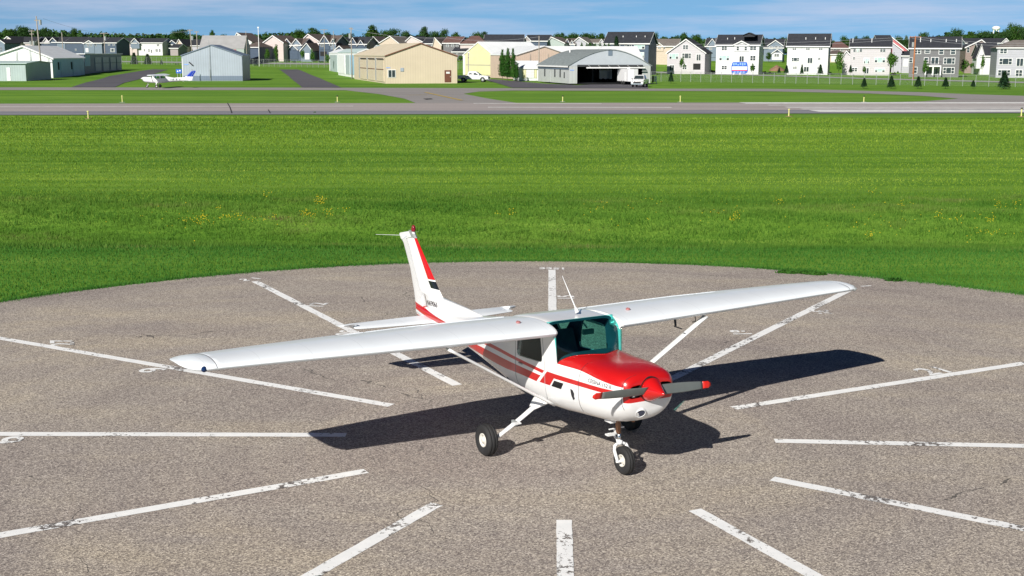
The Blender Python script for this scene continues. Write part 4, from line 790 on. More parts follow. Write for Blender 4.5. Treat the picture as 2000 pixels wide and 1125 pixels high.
# ================================================================== LIGHT AIRPLANES
def livery(name, kind):
    m, t, b, oc = newmat(name); s = N(t, 'ShaderNodeSeparateXYZ'); L(t, oc, s.inputs[0]); x, y, z = s.outputs
    white = mixc(t, noise(t, oc, 4, 5), (.73, .735, .74), (.83, .83, .83))
    streak = N(t, 'ShaderNodeMapping'); streak.inputs['Scale'].default_value = (3, 3, 14); L(t, oc, streak.inputs[0])
    dirt = mth(t, 'MULTIPLY', mth(t, 'LESS_THAN', z, .80), mth(t, 'GREATER_THAN', noise(t, streak.outputs[0], 4, 6, .7), .60))
    def half(pts):
        cx = sum(p[0] for p in pts)/len(pts); cz = sum(p[1] for p in pts)/len(pts); out = None
        for (x0, z0), (x1, z1) in zip(pts, pts[1:]+pts[:1]):
            a, c = z1-z0, -(x1-x0); k = -(a*x0+c*z0)
            if a*cx+c*cz+k < 0: a, c, k = -a, -c, -k
            v = mth(t, 'GREATER_THAN', mth(t, 'ADD', mth(t, 'MULTIPLY', x, a), mth(t, 'MULTIPLY', z, c)), -k)
            out = v if out is None else mth(t, 'MULTIPLY', out, v)
        return out
    def curve(pts):
        f = N(t, 'ShaderNodeFloatCurve'); c = f.mapping.curves[0]
        q = [(p[0]/8, p[1]/2) for p in pts]
        c.points[0].location = q[0]; c.points[1].location = q[-1]
        for p in q[1:-1]: c.points.new(*p)
        f.mapping.update(); L(t, mth(t, 'DIVIDE', x, 8.0), f.inputs['Value']); return mth(t, 'MULTIPLY', f.outputs[0], 2.0)
    def band(top, bot, extra=None):
        v = mth(t, 'MULTIPLY', mth(t, 'LESS_THAN', z, curve(top)), mth(t, 'GREATER_THAN', z, curve(bot)))
        return mth(t, 'MULTIPLY', v, extra) if extra is not None else v
    def OR(*a):
        o = a[0]
        for q in a[1:]: o = mth(t, 'MAXIMUM', o, q)
        return o
    if kind == 'red':
        cut = mth(t, 'GREATER_THAN', mth(t, 'ADD', x, mth(t, 'MULTIPLY', z, 1.05)), 1.89+1.165*1.05)
        red = OR(half([(1.82, 1.17), (.42, 1.232), (.62, 1.166), (1.80, 1.106)]), half([(1.82, 1.171), (2.01, .985), (1.75, .998), (1.655, 1.11), (1.655, 1.178)]),
                 band([(0, 1.1), (1.8, 1.163), (2.56, 1.182), (3.5, 1.185), (4.5, 1.15), (5.3, 1.118), (6.28, 1.13), (8, 1.24)], [(0, 1.05), (1.8, 1.115), (2.53, 1.136), (3.5, 1.132), (4.5, 1.09), (5.5, 1.045), (6.28, 1.032), (8, 1.15)], cut),
                 band([(0, 1.06), (1.8, 1.078), (2.5, 1.082), (3.14, 1.07), (4.03, 1.055), (5.5, .985), (8, .96)], [(0, .96), (2.0, .975), (2.5, .975), (3.14, .94), (4.4, .925), (5.5, .895), (8, .87)], cut),
                 half([(6.10, 1.642), (6.35, 1.63), (6.925, 2.27), (6.70, 2.28)]),
                 mth(t, 'MULTIPLY', mth(t, 'MULTIPLY', mth(t, 'LESS_THAN', x, 1.612), mth(t, 'LESS_THAN', z, 1.50)), mth(t, 'GREATER_THAN', z, curve([(0, 1.285), (.33, 1.288), (.46, 1.296), (.71, 1.312), (1.1, 1.332), (1.63, 1.318), (8, 1.3)]))),
                 mth(t, 'MULTIPLY', mth(t, 'LESS_THAN', x, .315), mth(t, 'GREATER_THAN', z, 1.095)))
        black = OR(half([(1.645, 1.088), (1.43, 1.098), (1.485, 1.008), (1.715, .998)]), half([(6.34, 1.608), (5.98, 1.622), (5.93, 1.50), (6.235, 1.502)]))
        col = mixc(t, red, white, (.52, .008, .008)); col = mixc(t, black, col, (.010, .010, .012))
        col = mixc(t, mth(t, 'MULTIPLY', dirt, .5), col, (.25, .22, .2))
    else:
        blue = half([(5.95, 1.50), (7.10, 1.50), (7.50, 2.34), (6.75, 2.34)]); col = mixc(t, blue, white, (.004, .032, .36))
    L(t, col, b.inputs['Base Color']); b.inputs['Roughness'].default_value = .28; b.inputs['Coat Weight'].default_value = .5; b.inputs['Coat Roughness'].default_value = .12
    # rivet lines
    return m
def lerp_sec(secs, x):
    xs_ = [s[0] for s in secs]
    if x <= xs_[0]: return secs[0][1:]
    if x >= xs_[-1]: return secs[-1][1:]
    i = max(k for k in range(len(xs_)) if xs_[k] <= x); i = min(i, len(secs)-2); x0, x1 = xs_[i], xs_[i+1]; t = (x-x0)/(x1-x0); out = []
    for k in range(1, len(secs[0])):
        p1, p2 = secs[i][k], secs[i+1][k]; d = (p2-p1)/(x1-x0)
        def slope(j):
            if j <= 0 or j >= len(secs)-1: return d
            a = (secs[j][k]-secs[j-1][k])/(xs_[j]-xs_[j-1]); b_ = (secs[j+1][k]-secs[j][k])/(xs_[j+1]-xs_[j])
            return 0 if a*b_ <= 0 else 2*a*b_/(a+b_)
        m1, m2 = slope(i), slope(i+1); h = x1-x0
        out.append((2*t**3-3*t**2+1)*p1+(t**3-2*t**2+t)*h*m1+(-2*t**3+3*t**2)*p2+(t**3-t**2)*h*m2)
    return out
# x, top, bottom, half width, z of widest, exponent top, exponent bottom
FUS = [(1.12, 1.462, .69, .500, 1.12, 3.2, 3.0), (1.30, 1.462, .67, .510, 1.12, 3.4, 3.0), (1.50, 1.448, .65, .518, 1.12, 3.8, 3.1), (1.605, 1.435, .635, .521, 1.12, 4.2, 3.1), (1.635, 1.77, .63, .523, 1.12, 11, 3.1), (1.68, 1.775, .63, .523, 1.12, 11, 3.1), (1.86, 1.815, .62, .525, 1.12, 12, 3.2), (2.3, 1.808, .62, .528, 1.12, 12, 3.2),
       (2.8, 1.735, .635, .505, 1.12, 9, 3.2), (3.2, 1.625, .67, .465, 1.12, 5, 3.0), (3.6, 1.52, .72, .425, 1.11, 3.2, 2.8), (4.2, 1.40, .79, .36, 1.10, 2.6, 2.6), (5.0, 1.28, .86, .262, 1.08, 2.3, 2.4), (5.8, 1.20, .915, .165, 1.06, 2.2, 2.3), (6.5, 1.14, .95, .085, 1.05, 2.2, 2.2), (6.84, 1.12, .97, .03, 1.05, 2.2, 2.2)]
COW = [(.265, 1.365, .985, .315, 1.20, 3.0, 2.5), (.285, 1.395, .925, .345, 1.20, 3.0, 2.5), (.33, 1.425, .865, .382, 1.19, 3.3, 2.4), (.46, 1.450, .795, .435, 1.17, 3.6, 2.6), (.72, 1.462, .73, .478, 1.14, 3.6, 2.8), (1.12, 1.462, .69, .500, 1.12, 3.2, 3.0)]
def half_w(x, z, secs=None):
    s = lerp_sec(COW if x < 1.12 else FUS, x); zt, zb, w_, zm, n1, n2 = s
    if z >= zm: t_ = min(1, (z-zm)/(zt-zm)); return w_*max(0, 1-t_**n1)**(1/n1)
    t_ = min(1, (zm-z)/(zm-zb)); return w_*max(0, 1-t_**n2)**(1/n2)
def loft_rings(secs, xs_, n=48, off=0.0):
    rings = []
    for x in xs_:
        zt, zb, w_, zm, n1, n2 = lerp_sec(secs, x); zt -= off; zb += off; w_ = max(.004, w_-off); r = []
        for k in range(n):
            a = 2*math.pi*(k+.5)/n; c, s_ = math.cos(a), math.sin(a); e = n1 if s_ >= 0 else n2
            r.append((x, w_*math.copysign(abs(c)**(2/e), c), zm+((zt-zm) if s_ >= 0 else (zm-zb))*math.copysign(abs(s_)**(2/e), s_)))
        rings.append(r)
    return rings
def add_loft(b, rings, m=0, cap=True):
    n = len(rings[0]); V = [p for r in rings for p in r]; F = [(j*n+i, j*n+(i+1) % n, (j+1)*n+(i+1) % n, (j+1)*n+i) for j in range(len(rings)-1) for i in range(n)]
    if cap: F += [tuple(range(n))[::-1], tuple((len(rings)-1)*n+i for i in range(n))]
    b.add(V, F, m)
def boolean(o, cutter, op='DIFFERENCE'):
    md = o.modifiers.new('b', 'BOOLEAN'); md.object = cutter; md.operation = op; md.solver = 'EXACT'
    bpy.context.view_layer.update(); me = bpy.data.meshes.new_from_object(o.evaluated_get(bpy.context.evaluated_depsgraph_get()))
    o.modifiers.clear(); old = o.data; o.data = me; bpy.data.meshes.remove(old)
def kill(o): bpy.data.objects.remove(o)
def prism_y(pts, y0, y1, mt, rnd=0):
    if rnd: pts = round_poly(pts, rnd)
    b = MB(); b.prism(pts, lambda x, z: (x, y0, z), lambda x, z: (x, y1, z)); return fixn(b.build('cut', [mt]))
def round_poly(pts, r, k=5):
    out = []; n = len(pts)
    for i in range(n):
        p = Vector(pts[i]); a = (Vector(pts[i-1])-p); c = (Vector(pts[(i+1) % n])-p); ra = min(r, a.length*.45); rc = min(r, c.length*.45)
        s, e = p+a.normalized()*ra, p+c.normalized()*rc
        for j in range(k+1): t_ = j/k; out.append(tuple(s*(1-t_)**2+p*2*t_*(1-t_)+e*t_**2))
    return out
def frange(a, b, n): return [a+(b-a)*i/n for i in range(n+1)]
M['frontglass'] = m_tint('windshield_glass', (.30, .84, .80)); M['glass'] = m_tint('tinted_cockpit_glass', (.40, .87, .83)); M['sideglass'] = m_tint('side_window_glass', (.74, .86, .82))
M['interior'] = mat('navy_cabin_trim', (.045, .065, .095), .7, .2, 6); M['interior_light'] = mat('cabin_liner', (.42, .42, .40), .7, .1, 6)
M['propgrey'] = mat('grey_blade_paint', (.125, .14, .136), .35, .08, 5); M['propred'] = mat('red_blade_tip_paint', (.62, .02, .012), .35, .08, 5); M['redgloss'] = mat('glossy_red_paint', (.52, .007, .007), .15, .06, 5, coat=.7)
M['plainwhite'] = mat('glossy_white_paint', (.78, .785, .79), .28, .03, 3, coat=.4); M['wingwhite'] = mat('wing_white_paint', (.76, .80, .84), .42, .03, 1.6, coat=.15, spec=.3, lines=('y', .62, .09, .008))
M['navlens'] = mat('blue_nav_lens', (.01, .03, .10), .1, .2, 20); M['darkred'] = mat('dark_red_beacon_lens', (.22, .01, .02), .15, .2, 20); M['capred'] = mat('faded_red_cap_paint', (.42, .17, .17), .5, .1, 20); M['letter'] = mat('thin_dark_lettering', (.045, .03, .04), .5, .1, 20)
PANELS = {}
def wing_mesh(side, mt, ctrl=False):
    """stations: y, leading edge x, leading edge z, chord, thickness ratio, trailing edge drop"""
    st = [(.525, 1.60, 1.715, 1.63, .118, .085), (1.2, 1.625, 1.722, 1.61, .118, .085), (2.2, 1.68, 1.73, 1.56, .118, .085), (3.2, 1.755, 1.735, 1.40, .12, .082), (4.2, 1.83, 1.742, 1.235, .12, .08), (4.84, 1.87, 1.745, 1.13, .12, .08),
          (4.845, 1.871, 1.745, 1.13, .112, .08), (4.86, 1.872, 1.745, 1.13, .12, .08), (4.98, 1.895, 1.742, 1.12, .115, .082), (5.05, 1.95, 1.738, 1.03, .095, .08), (5.10, 2.05, 1.73, .88, .07, .07), (5.13, 2.18, 1.722, .68, .05, .05), (5.145, 2.34, 1.712, .42, .04, .03)]
    st2 = []
    for a, c in zip(st, st[1:]):
        k = 12 if c[0]-a[0] > .5 else 1
        for i in range(k): st2.append(tuple(a[j]+(c[j]-a[j])*i/k for j in range(6)))
    st2.append(st[-1]); n = 22; rings = []
    for (y, xl, zl, ch, th, dr) in st2:
        r = []
        for k in range(2*n):
            if k < n: u = (1-math.cos(math.pi*k/n))/2; sg = 1
            else: u = (1-math.cos(math.pi*(2*n-k)/n))/2; sg = -1
            yt = 5*th*(.2969*math.sqrt(u)-.126*u-.3516*u*u+.2843*u**3-.1036*u**4); cam_ = .02/.16*(2*.4*u-u*u) if u < .4 else .02/.36*(.2+.8*u-u*u)
            r.append((xl+ch*u, side*y, zl+ch*(cam_+sg*yt)-dr*u-.012*u*(1 if y < 3 else 0)))
        rings.append(r)
    return rings, st
def airplane(name, label, loc, rz, scale, kind, group=None):
    red = kind == 'red'; root = empty(name, loc, rz, label, 'airplane', group); root.scale = (scale,)*3
    LV = livery('airplane_paint_'+kind, kind); P = lambda b, nm, mats, sm=False, par=None: b.build(nm, mats, par or root, sm)
    # fuselage shell
    b = MB(); add_loft(b, loft_rings(FUS, frange(1.12, 1.9, 16)+frange(1.97, 3.6, 20)+frange(3.75, 6.84, 16))); fus = fixn(b.build('fuselage', [LV, M['interior']]))
    b = MB(); add_loft(b, loft_rings(FUS, frange(1.17, 1.9, 14)+frange(2.0, 3.5, 12), off=.032)); inn = fixn(b.build('cut', [M['interior']]))
    fus.data.polygons.foreach_set('material_index', [0]*len(fus.data.polygons)); boolean(fus, inn); kill(inn)
    WS = [(1.590, 1.315), (1.655, 1.335), (1.69, 1.69), (1.86, 1.74), (1.86, 2.1), (1.50, 2.1), (1.50, 1.55), (1.590, 1.50)]
    c = prism_y(WS, -.8, .8, M['interior']); boolean(fus, c); kill(c)
    DW = [(2.62, 1.222), (2.60, 1.50), (2.53, 1.655), (2.0, 1.655), (1.935, 1.262)]; QW = [(2.76, 1.64), (3.22, 1.585), (3.06, 1.35), (2.98, 1.345)]
    if not red: QW = [(2.74, 1.64), (3.4, 1.54), (3.36, 1.30), (2.76, 1.27)]
    for poly in (DW, QW):
        c = prism_y(poly, -.8, .8, M['interior'], .07); boolean(fus, c); kill(c)
    me = fus.data; me.materials.clear(); me.materials.append(LV); me.materials.append(M['interior'])
    ind = []
    for p in me.polygons:
        c_ = p.center; outw = Vector((0, c_.y, c_.z-1.12)); ind.append(1 if ((p.normal.dot(outw) < -1e-4 and 1.14 < c_.x < 3.55) or (1.55 < c_.x < 1.9 and c_.z > 1.70 and p.normal.x < -.3)) else 0)
    me.polygons.foreach_set('material_index', ind); smooth_by_angle(fus, 32); fus.parent = root
    # cockpit glass: same surface, cut out by the same profile
    def glass(poly, nm, mt, x0, x1, y0=-.8, y1=.8, rnd=0, grow=.0):
        g = MB(); add_loft(g, loft_rings(FUS, frange(x0, x1, 20), off=.002)); o = fixn(g.build(nm, [mt])); g = MB(); add_loft(g, loft_rings(FUS, frange(x0-.01, x1+.01, 20), off=.008)); i_ = fixn(g.build('cut', [mt])); boolean(o, i_); kill(i_)
        c = prism_y(poly, y0, y1, mt, rnd); boolean(o, c, 'INTERSECT'); kill(c); o.data.materials.clear(); o.data.materials.append(mt); smooth_by_angle(o, 40); o.parent = root; return o
    def deck(x, y):
        zt, zb, w_, zm, n1, n2 = lerp_sec(FUS, min(x, 1.60)); return zm+(zt-zm)*max(0, 1-(min(.999, abs(y)/w_))**n1)**(1/n1)
    V = []; NS, NR = 40, 14; BA = []
    for i in range(NS+1):
        q = -1+2*i/NS; a_ = abs(q); sg = 1 if q >= 0 else -1
        x0 = 1.245+.355*a_**1.35; y0 = .500*q; B = Vector((x0, y0, deck(x0, y0)-.004)); BA.append(B)
        if a_ < .8: T_ = Vector((1.865, .515*q/.8, 1.818))
        else: k_ = (a_-.8)/.2; T_ = Vector((1.865, sg*.515, 1.818)).lerp(Vector((1.66, sg*.524, 1.70)), k_)
        Mx = Vector((1.47+.16*a_**2, sg*min(.530, .60*a_), 1.745-.14*a_**3))
        for j in range(NR+1):
            r_ = j/NR; V.append(B*(1-r_)**2+Mx*(2*r_*(1-r_))+T_*r_*r_)
    wsh = mk('windshield', V, [(i*(NR+1)+j, (i+1)*(NR+1)+j, (i+1)*(NR+1)+j+1, i*(NR+1)+j+1) for i in range(NS) for j in range(NR)], M['frontglass'], root, True)
    V = [b_+Vector((.012, 0, .010)) for b_ in BA]+[Vector((1.60, b_.y*.98, deck(1.6, b_.y*.98)+.006)) for b_ in BA]
    mk('glareshield', V, [(i, i+1, NS+2+i, NS+1+i) for i in range(NS)], M['interior'], root, True)
    g = MB(); pr = None
    for b_ in BA:
        q = b_+Vector((-.004, 0, .004))
        if pr is not None: g.tube(pr, q, .006, n=5)
        pr = q
    P(g, 'windshield_gasket', [M['redgloss'] if red else M['plainwhite']], True)
    for s in (1, -1):
        glass(DW, 'side_window', M['sideglass'], 1.85, 2.75, *(sorted((s*.2, s*.8))), rnd=.07); glass(QW, 'rear_side_window', M['sideglass'], 2.6, 3.6, *(sorted((s*.2, s*.8))), rnd=.07)
    # door outline and handle
    DO = round_poly([(2.66, .86), (2.66, 1.62), (2.54, 1.70), (1.96, 1.70), (1.88, 1.27), (1.86, .78), (2.0, .74), (2.6, .78)], .09)
    for s in (1, -1):
        g = MB(); n_ = len(DO)
        for i in range(n_):
            (xa, za), (xb, zb_) = DO[i], DO[(i+1) % n_]; K = max(1, int(math.hypot(xb-xa, zb_-za)/.06))
            for k in range(K):
                q = [(xa+(xb-xa)*t_/K, za+(zb_-za)*t_/K) for t_ in (k, k+1)]
                pts = [Vector((x, s*(half_w(x, z)+.001), z)) for x, z in q]; g.tube(pts[0], pts[1], .0035, n=4)
        d = P(g, 'door_seam', [mat('door_seam_shadow', (.30, .31, .32), .6)]) if s == 1 else P(g, 'door_seam', [d.data.materials[0]])
        g = MB(); xh, zh = 2.50, 1.13; yh = s*(half_w(xh, zh)+.006); g.tube((xh-.045, yh, zh), (xh+.045, yh, zh), .013, n=8, fl=.7); P(g, 'door_handle', [M['galv']])
    # cowling with two dark inlets
    b = MB(); add_loft(b, loft_rings(COW, [.265, .275, .285, .305, .33, .37, .41, .46, .55, .63, .72, .85, 1.0, 1.117])); cow = fixn(b.build('cowling', [LV, M['dark']]))
    for s in (1, -1):
        pts = round_poly([(s*.135, 1.15), (s*.305, 1.145), (s*.322, 1.22), (s*.30, 1.295), (s*.135, 1.312)], .05)
        g = MB(); g.prism(pts, lambda a, z: (.1, a, z), lambda a, z: (.46, a, z)); c = fixn(g.build('cut', [M['dark']])); boolean(cow, c); kill(c)
    me = cow.data; me.materials.clear(); me.materials.append(LV); me.materials.append(M['dark'])
    me.polygons.foreach_set('material_index', [1 if (p.center.x > .30 and abs(p.center.y) < .326 and 1.148 < p.center.z < 1.337 and p.center.x < .47) else 0 for p in me.polygons]); smooth_by_angle(cow, 32); cow.parent = root
    # panel seams on the cowling
    g = MB()
    for X_ in (.33, 1.10):
        if X_ == .33 and not red: continue
        pr = None
        for z in frange(.80 if X_ > 1 else 1.0, 1.42, 24):
            q = Vector((X_, half_w(X_, z)+.001, z))
            if pr is not None: g.tube(pr, q, .0028, n=4)
            pr = q
    P(g, 'panel_seam', [M['letter']])
    # black louvre and chin details
    if red:
        g = MB(); g.prism([(1.262, 1.065), (1.225, 1.058), (1.195, 1.02), (1.20, .985), (1.188, .955), (1.215, .935), (1.245, .99)], lambda x, z: (x, half_w(x, z)-.01, z), lambda x, z: (x, half_w(x, z)+.012, z)); fixn(P(g, 'air_vent', [M['plastic']]))
    ax = Vector((-1, .22, -.62)).normalized(); cc = Vector((.286, .128, .942))
    g = MB(); g.lathe([(-.05, .075), (.006, .072), (.010, .062), (.004, .058)], cc, ax, 24, 0); g.lathe([(.003, .059), (.008, .0)], cc, ax, 24, 1)
    for k in range(-3, 4): g.box(.0, .001, 0, .001, 0, .001, 1)
    P(g, 'landing_light', [LV, M['lightlens']], True)
    g = MB(); g.box(.74, .88, .17, .25, .71, .765); P(g, 'belly_scoop', [LV]); g = MB(); g.tube((.84, -.17, .76), (.88, -.19, .64), .024); P(g, 'exhaust_pipe', [M['copper']])
    # spinner and propeller
    cz = 1.235; g = MB(); g.lathe([(-.02, .0), (-.012, .010), (.01, .026), (.08, .064), (.15, .102), (.20, .130), (.232, .146), (.248, .149), (.249, .10)], (0, 0, cz), (1, 0, 0), 40); P(g, 'spinner', [M['redgloss'] if red else M['plainwhite']], True)
    dirv = Vector((0, .88, .040)).normalized() if red else Vector((0, 1, .12)).normalized()
    for sg in (1, -1):
        d = dirv*sg; cdv = Vector((1, 0, 0)).cross(d); rg = []; K = 18
        for k in range(K+1):
            q = k/K; r = .10+.78*q; ch = .130-.05*max(0, (q-.35)/.58)**1.5 if q < .93 else (.088*math.sqrt(max(.0, 1-((q-.93)/.075)**2))+.004)
            if q >= .93: ch = min(ch, .125)
            tw = R(34-22*q); th = .030*(1-q*.75); row = []
            for j in range(12):
                a = 2*math.pi*j/12; u_ = math.cos(a)*ch/2; v_ = math.sin(a)*th/2*(1+.3*math.cos(a))
                row.append(Vector((.205, 0, cz))+d*r+cdv*(u_*math.cos(tw)-v_*math.sin(tw))*(-1)+Vector((1, 0, 0))*(u_*math.sin(tw)+v_*math.cos(tw)))
            rg.append(row)
        g = MB(); kk = 16; add_loft(g, rg[:kk], 0); bl = P(g, 'propeller_blade', [M['propgrey'] if red else M['plainwhite']], True); fixn(bl)
        g = MB(); add_loft(g, rg[kk-1:], 0); tp = g.build('blade_tip', [M['propred'] if red else M['plainwhite']], bl, True); fixn(tp)
    g = MB(); g.lathe([(.262, .148), (.2625, .158), (.30, .158)], (0, 0, cz), (1, 0, 0), 40); P(g, 'spinner_gap_shade', [M['dark']])  # dark ring painted in for the shaded gap between spinner and cowl
    # wings
    for s in (1, -1):
        rg, st = wing_mesh(s, None); g = MB(); add_loft(g, rg, 0); wg = P(g, 'wing', [M['wingwhite'], M['letter']]); smooth_by_angle(wg, 40)
        nr = (len(rg[0]))
        for (ya, yb, nm) in ((.62, 2.62, 'flap'), (2.68, 4.78, 'aileron')):
            g = MB(); V = []; K = int((yb-ya)/.022); F = []
            def ate(y):
                for a, c in zip(st, st[1:]):
                    if a[0] <= y <= c[0]: t_ = (y-a[0])/(c[0]-a[0]); return [a[j]+(c[j]-a[j])*t_ for j in range(6)]
            for i in range(K+1):
                y = ya+(yb-ya)*i/K; q = ate(y); xt = q[1]+q[3]; zt_ = q[2]-q[5]-(.012 if y < 3 else 0); z75 = q[2]+q[3]*.052-(q[5]+.009)*.735; rp = .008*(1 if i % 4 in (0, 1) else 0)
                x72 = q[1]+q[3]*.735
                V += [(x72, s*y, z75-.002), ((x72+xt)/2, s*y, (z75+zt_)/2-.006+rp*.5), (xt+.010, s*y, zt_-.012+rp*.8), (xt+.010, s*y, zt_-.008), (x72, s*y, z75-.05)]
            for i in range(K):
                for j in range(5): F.append((i*5+j, i*5+(j+1) % 5, (i+1)*5+(j+1) % 5, (i+1)*5+j))
            F += [tuple(range(5)), tuple(K*5+j for j in range(5))]
            g.add(V, F); fixn(g.build(nm, [M['wingwhite']], wg))
        g = MB(); pr = None
        for p in rg[[i for i, r_ in enumerate(rg) if abs(abs(r_[0][1])-4.845) < .003][0]][:24]:
            q = Vector(p)+Vector((0, 0, .001))
            if pr is not None: g.tube(pr, q, .004, n=4)
            pr = q
        g.build('tip_seam', [M['letter']], wg)
        g = MB(); g.lathe([(-.03, .035), (0, .034), (.02, .025), (.032, .0)], (1.912, s*4.985, 1.738), (-1, s*.6, 0), 12); g.build('nav_light', [M['navlens'] if s == 1 else M['galv']], wg, True)
        g = MB(); g.lathe([(-.02, .030), (.000, .030), (.002, .0)], (1.99, s*.86, 1.840), (-.05, 0, 1), 14); g.box(1.97, 2.01, s*.86-.005, s*.86+.005, 1.840, 1.848); g.build('fuel_cap', [M['capred'] if red else M['galv']], wg)
        # wing root fairing and its round vent
        g = MB(); n0 = rg[0]; V = [(p[0], s*.5255, p[2]) for p in n0]+[(p[0]+(.012 if i_ < 8 or i_ > 36 else 0), s*.498, p[2]) for i_, p in enumerate(n0)]; nn = len(n0); g.add(V, [(i, (i+1) % nn, nn+(i+1) % nn, nn+i) for i in range(nn)]+[tuple(range(nn, 2*nn))]); fr_ = g.build('root_fairing', [M['plainwhite']], wg); fixn(fr_)
        g = MB(); g.lathe([(0, .055), (.02, .05), (.03, .03), (.045, .028), (.05, 0)], (1.80, s*.488, 1.715), (0, -s, 0), 20); g.build('cabin_air_vent', [M['galv']], wg, True)
        # strut
        a, c = Vector((1.73, s*.47, .735)), Vector((1.74, s*2.00, 1.655)); g = MB(); d = (c-a).normalized(); nrm = d.cross(Vector((1, 0, 0))).normalized(); rows = []
        for q, kx in ((a, .9), (a+(c-a)*.06, 1), (a+(c-a)*.94, 1), (c, 1.25)):
            rows.append([q+Vector((1, 0, 0))*(.052*kx*math.cos(t_)+.008*math.cos(2*t_))+nrm*(.019*math.sin(t_)) for t_ in frange(0, 2*math.pi*15/16, 15)])
        add_loft(g, rows); sb = P(g, 'wing_strut', [M['plainwhite']], True); fixn(sb)
        # main gear
        top, bot = Vector((2.17, s*.40, .675)), Vector((2.22, s*1.055, .245)); d = (bot-top).normalized(); nrm = Vector((1, 0, 0)).cross(d).normalized(); g = MB(); rows = []
        for k in range(9):
            q = k/8; p = top+(bot-top)*q+Vector((0, 0, -.012*math.sin(q*math.pi))); hw = .052-.018*q; rows.append([p+Vector((1, 0, 0))*(hw*math.copysign(abs(math.cos(t_))**.6, math.cos(t_)))+nrm*(.017*math.copysign(abs(math.sin(t_))**.6, math.sin(t_))) for t_ in frange(0, 2*math.pi*15/16, 15)])
        add_loft(g, rows); lg = P(g, 'main_gear_leg', [M['plainwhite']], True); fixn(lg)
        g = MB(); add_loft(g, [[(2.17+a_*math.cos(t_), s*(yy+.0), zz+c_*math.sin(t_)) for t_ in frange(0, 2*math.pi*15/16, 15)] for (a_, c_, yy, zz) in ((.19, .06, .36, .70), (.15, .05, .44, .665), (.07, .036, .54, .60))]); g.build('gear_fairing', [LV], lg, True)
        g = MB(); q = top+(bot-top)*.60; g.box(q.x-.115, q.x-.045, q.y-.04, q.y+.05, q.z+.006, q.z+.022, 0); g.box(q.x-.06, q.x+.05, q.y-.018, q.y+.018, q.z-.03, q.z+.028, 1); g.build('step', [M['plainwhite'], M['galv']], lg)
        g = MB(); g.tube(bot+Vector((0, -s*.02, .01)), (2.30, s*1.09, .212), .03, .028); g.tube((2.30, s*1.06, .212), (2.30, s*1.10, .212), .085, n=20); g.build('brake', [M['galv']], lg)
        wheel(root, 'main_wheel', (2.30, s*1.158, .2115), .2115, .158, .088, s)
    # nose gear
    g = MB(); g.tube((.955, 0, .72), (.925, 0, .50), .036, .033, 14); ng = P(g, 'nose_gear_strut', [M['copper'] if red else M['plainwhite']], True)
    g = MB(); g.tube((.925, 0, .52), (.90, 0, .385), .023, n=14); g.build('oleo_piston', [M['chrome']], ng, True)
    g = MB(); g.tube((.905, 0, .41), (.893, 0, .36), .040, .044, 14)
    for s in (1, -1):
        pts = [Vector((.895, s*.03, .375)), Vector((.88, s*.085, .355)), Vector((.855, s*.105, .30)), Vector((.785, s*.102, .175))]
        for a, c in zip(pts, pts[1:]): g.tube(a, c, .022, .020, 10)
        for q in pts[1:-1]: g.lathe([(-.022, .0), (-.015, .016), (0, .022), (.015, .016), (.022, 0)], q, (0, 0, 1), 10)
    g.tube((.785, -.125, .178), (.785, .125, .178), .016, n=10); g.build('fork', [M['plainwhite']], ng, True)
    g = MB(); g.box(.955, 1.0, -.025, .025, .50, .53); g.tube((.98, 0, .515), (1.02, 0, .44), .014); g.tube((1.02, 0, .44), (.93, 0, .385), .014); g.build('torque_link', [M['plainwhite']], ng)
    g = MB(); g.tube((.94, .02, .50), (.92, .16, .505), .016, n=8); g.box(.88, .95, .10, .19, .495, .515); g.tube((.95, -.10, .56), (.95, .13, .56), .009); g.build('steering_arm', [M['plainwhite']], ng)
    wheel(root, 'nose_wheel', (.785, 0, .181), .181, .125, .075, 1, both=True)
    # tail: fin, rudder, tailplane, elevator
    def fin_loft(rows, th, nm, mats, le=True):
        g = MB(); rings = []
        for (z, x0, x1, tk) in rows:
            K = 10; r_ = []
            for k in range(2*K):
                u_ = k/K if k < K else (2*K-k)/K; sg = 1 if k < K else -1
                pr_ = math.sqrt(min(1, u_/.35+.002)) if le else (1-u_)**.8+.03
                r_.append((x0+(x1-x0)*u_, sg*tk*pr_, z-(max(0, x0+(x1-x0)*u_-6.95)*.19 if z > 2.2 else 0)))
            rings.append(r_)
        add_loft(g, rings); o = P(g, nm, mats); smooth_by_angle(o, 50); return o
    fin = fin_loft([(.99, 5.2, 6.44, .05), (1.18, 4.55, 6.545, .05), (1.33, 4.30, 6.635, .048), (1.372, 4.9, 6.66, .046), (1.392, 5.86, 6.672, .046), (1.5, 6.0, 6.74, .044), (1.8, 6.34, 6.925, .038), (2.1, 6.675, 7.11, .03), (2.235, 6.83, 7.19, .028)], .05, 'fin', [LV])
    if red:
        g = MB(); add_loft(g, [[(x_, y_, z_) for (x_, y_) in ((6.83+o_, 0), (6.86+o_, .03), (6.97+o_, .032), (6.97+o_, -.032), (6.86+o_, -.03))] for z_, o_ in ((2.236, 0), (2.30, .075), (2.345, .11))]); fixn(g.build('fin_tip_cap', [M['galv']], fin))
    rud = fin_loft([(.95, 6.446, 6.875, .046), (1.3, 6.618, 6.955, .046), (1.7, 6.875, 7.105, .036), (2.1, 7.125, 7.36, .026), (2.24, 7.205, 7.44, .024), (2.245, 6.985, 7.46, .024), (2.33, 7.04, 7.52, .022), (2.35, 7.10, 7.50, .012)], .05, 'rudder', [LV], le=False)
    g = MB(); g.lathe([(0, .034), (.03, .038), (.075, .034), (.10, .02), (.108, 0)], (6.955, 0, 2.335), (0, 0, 1), 14); P(g, 'beacon', [M['darkred']], True)
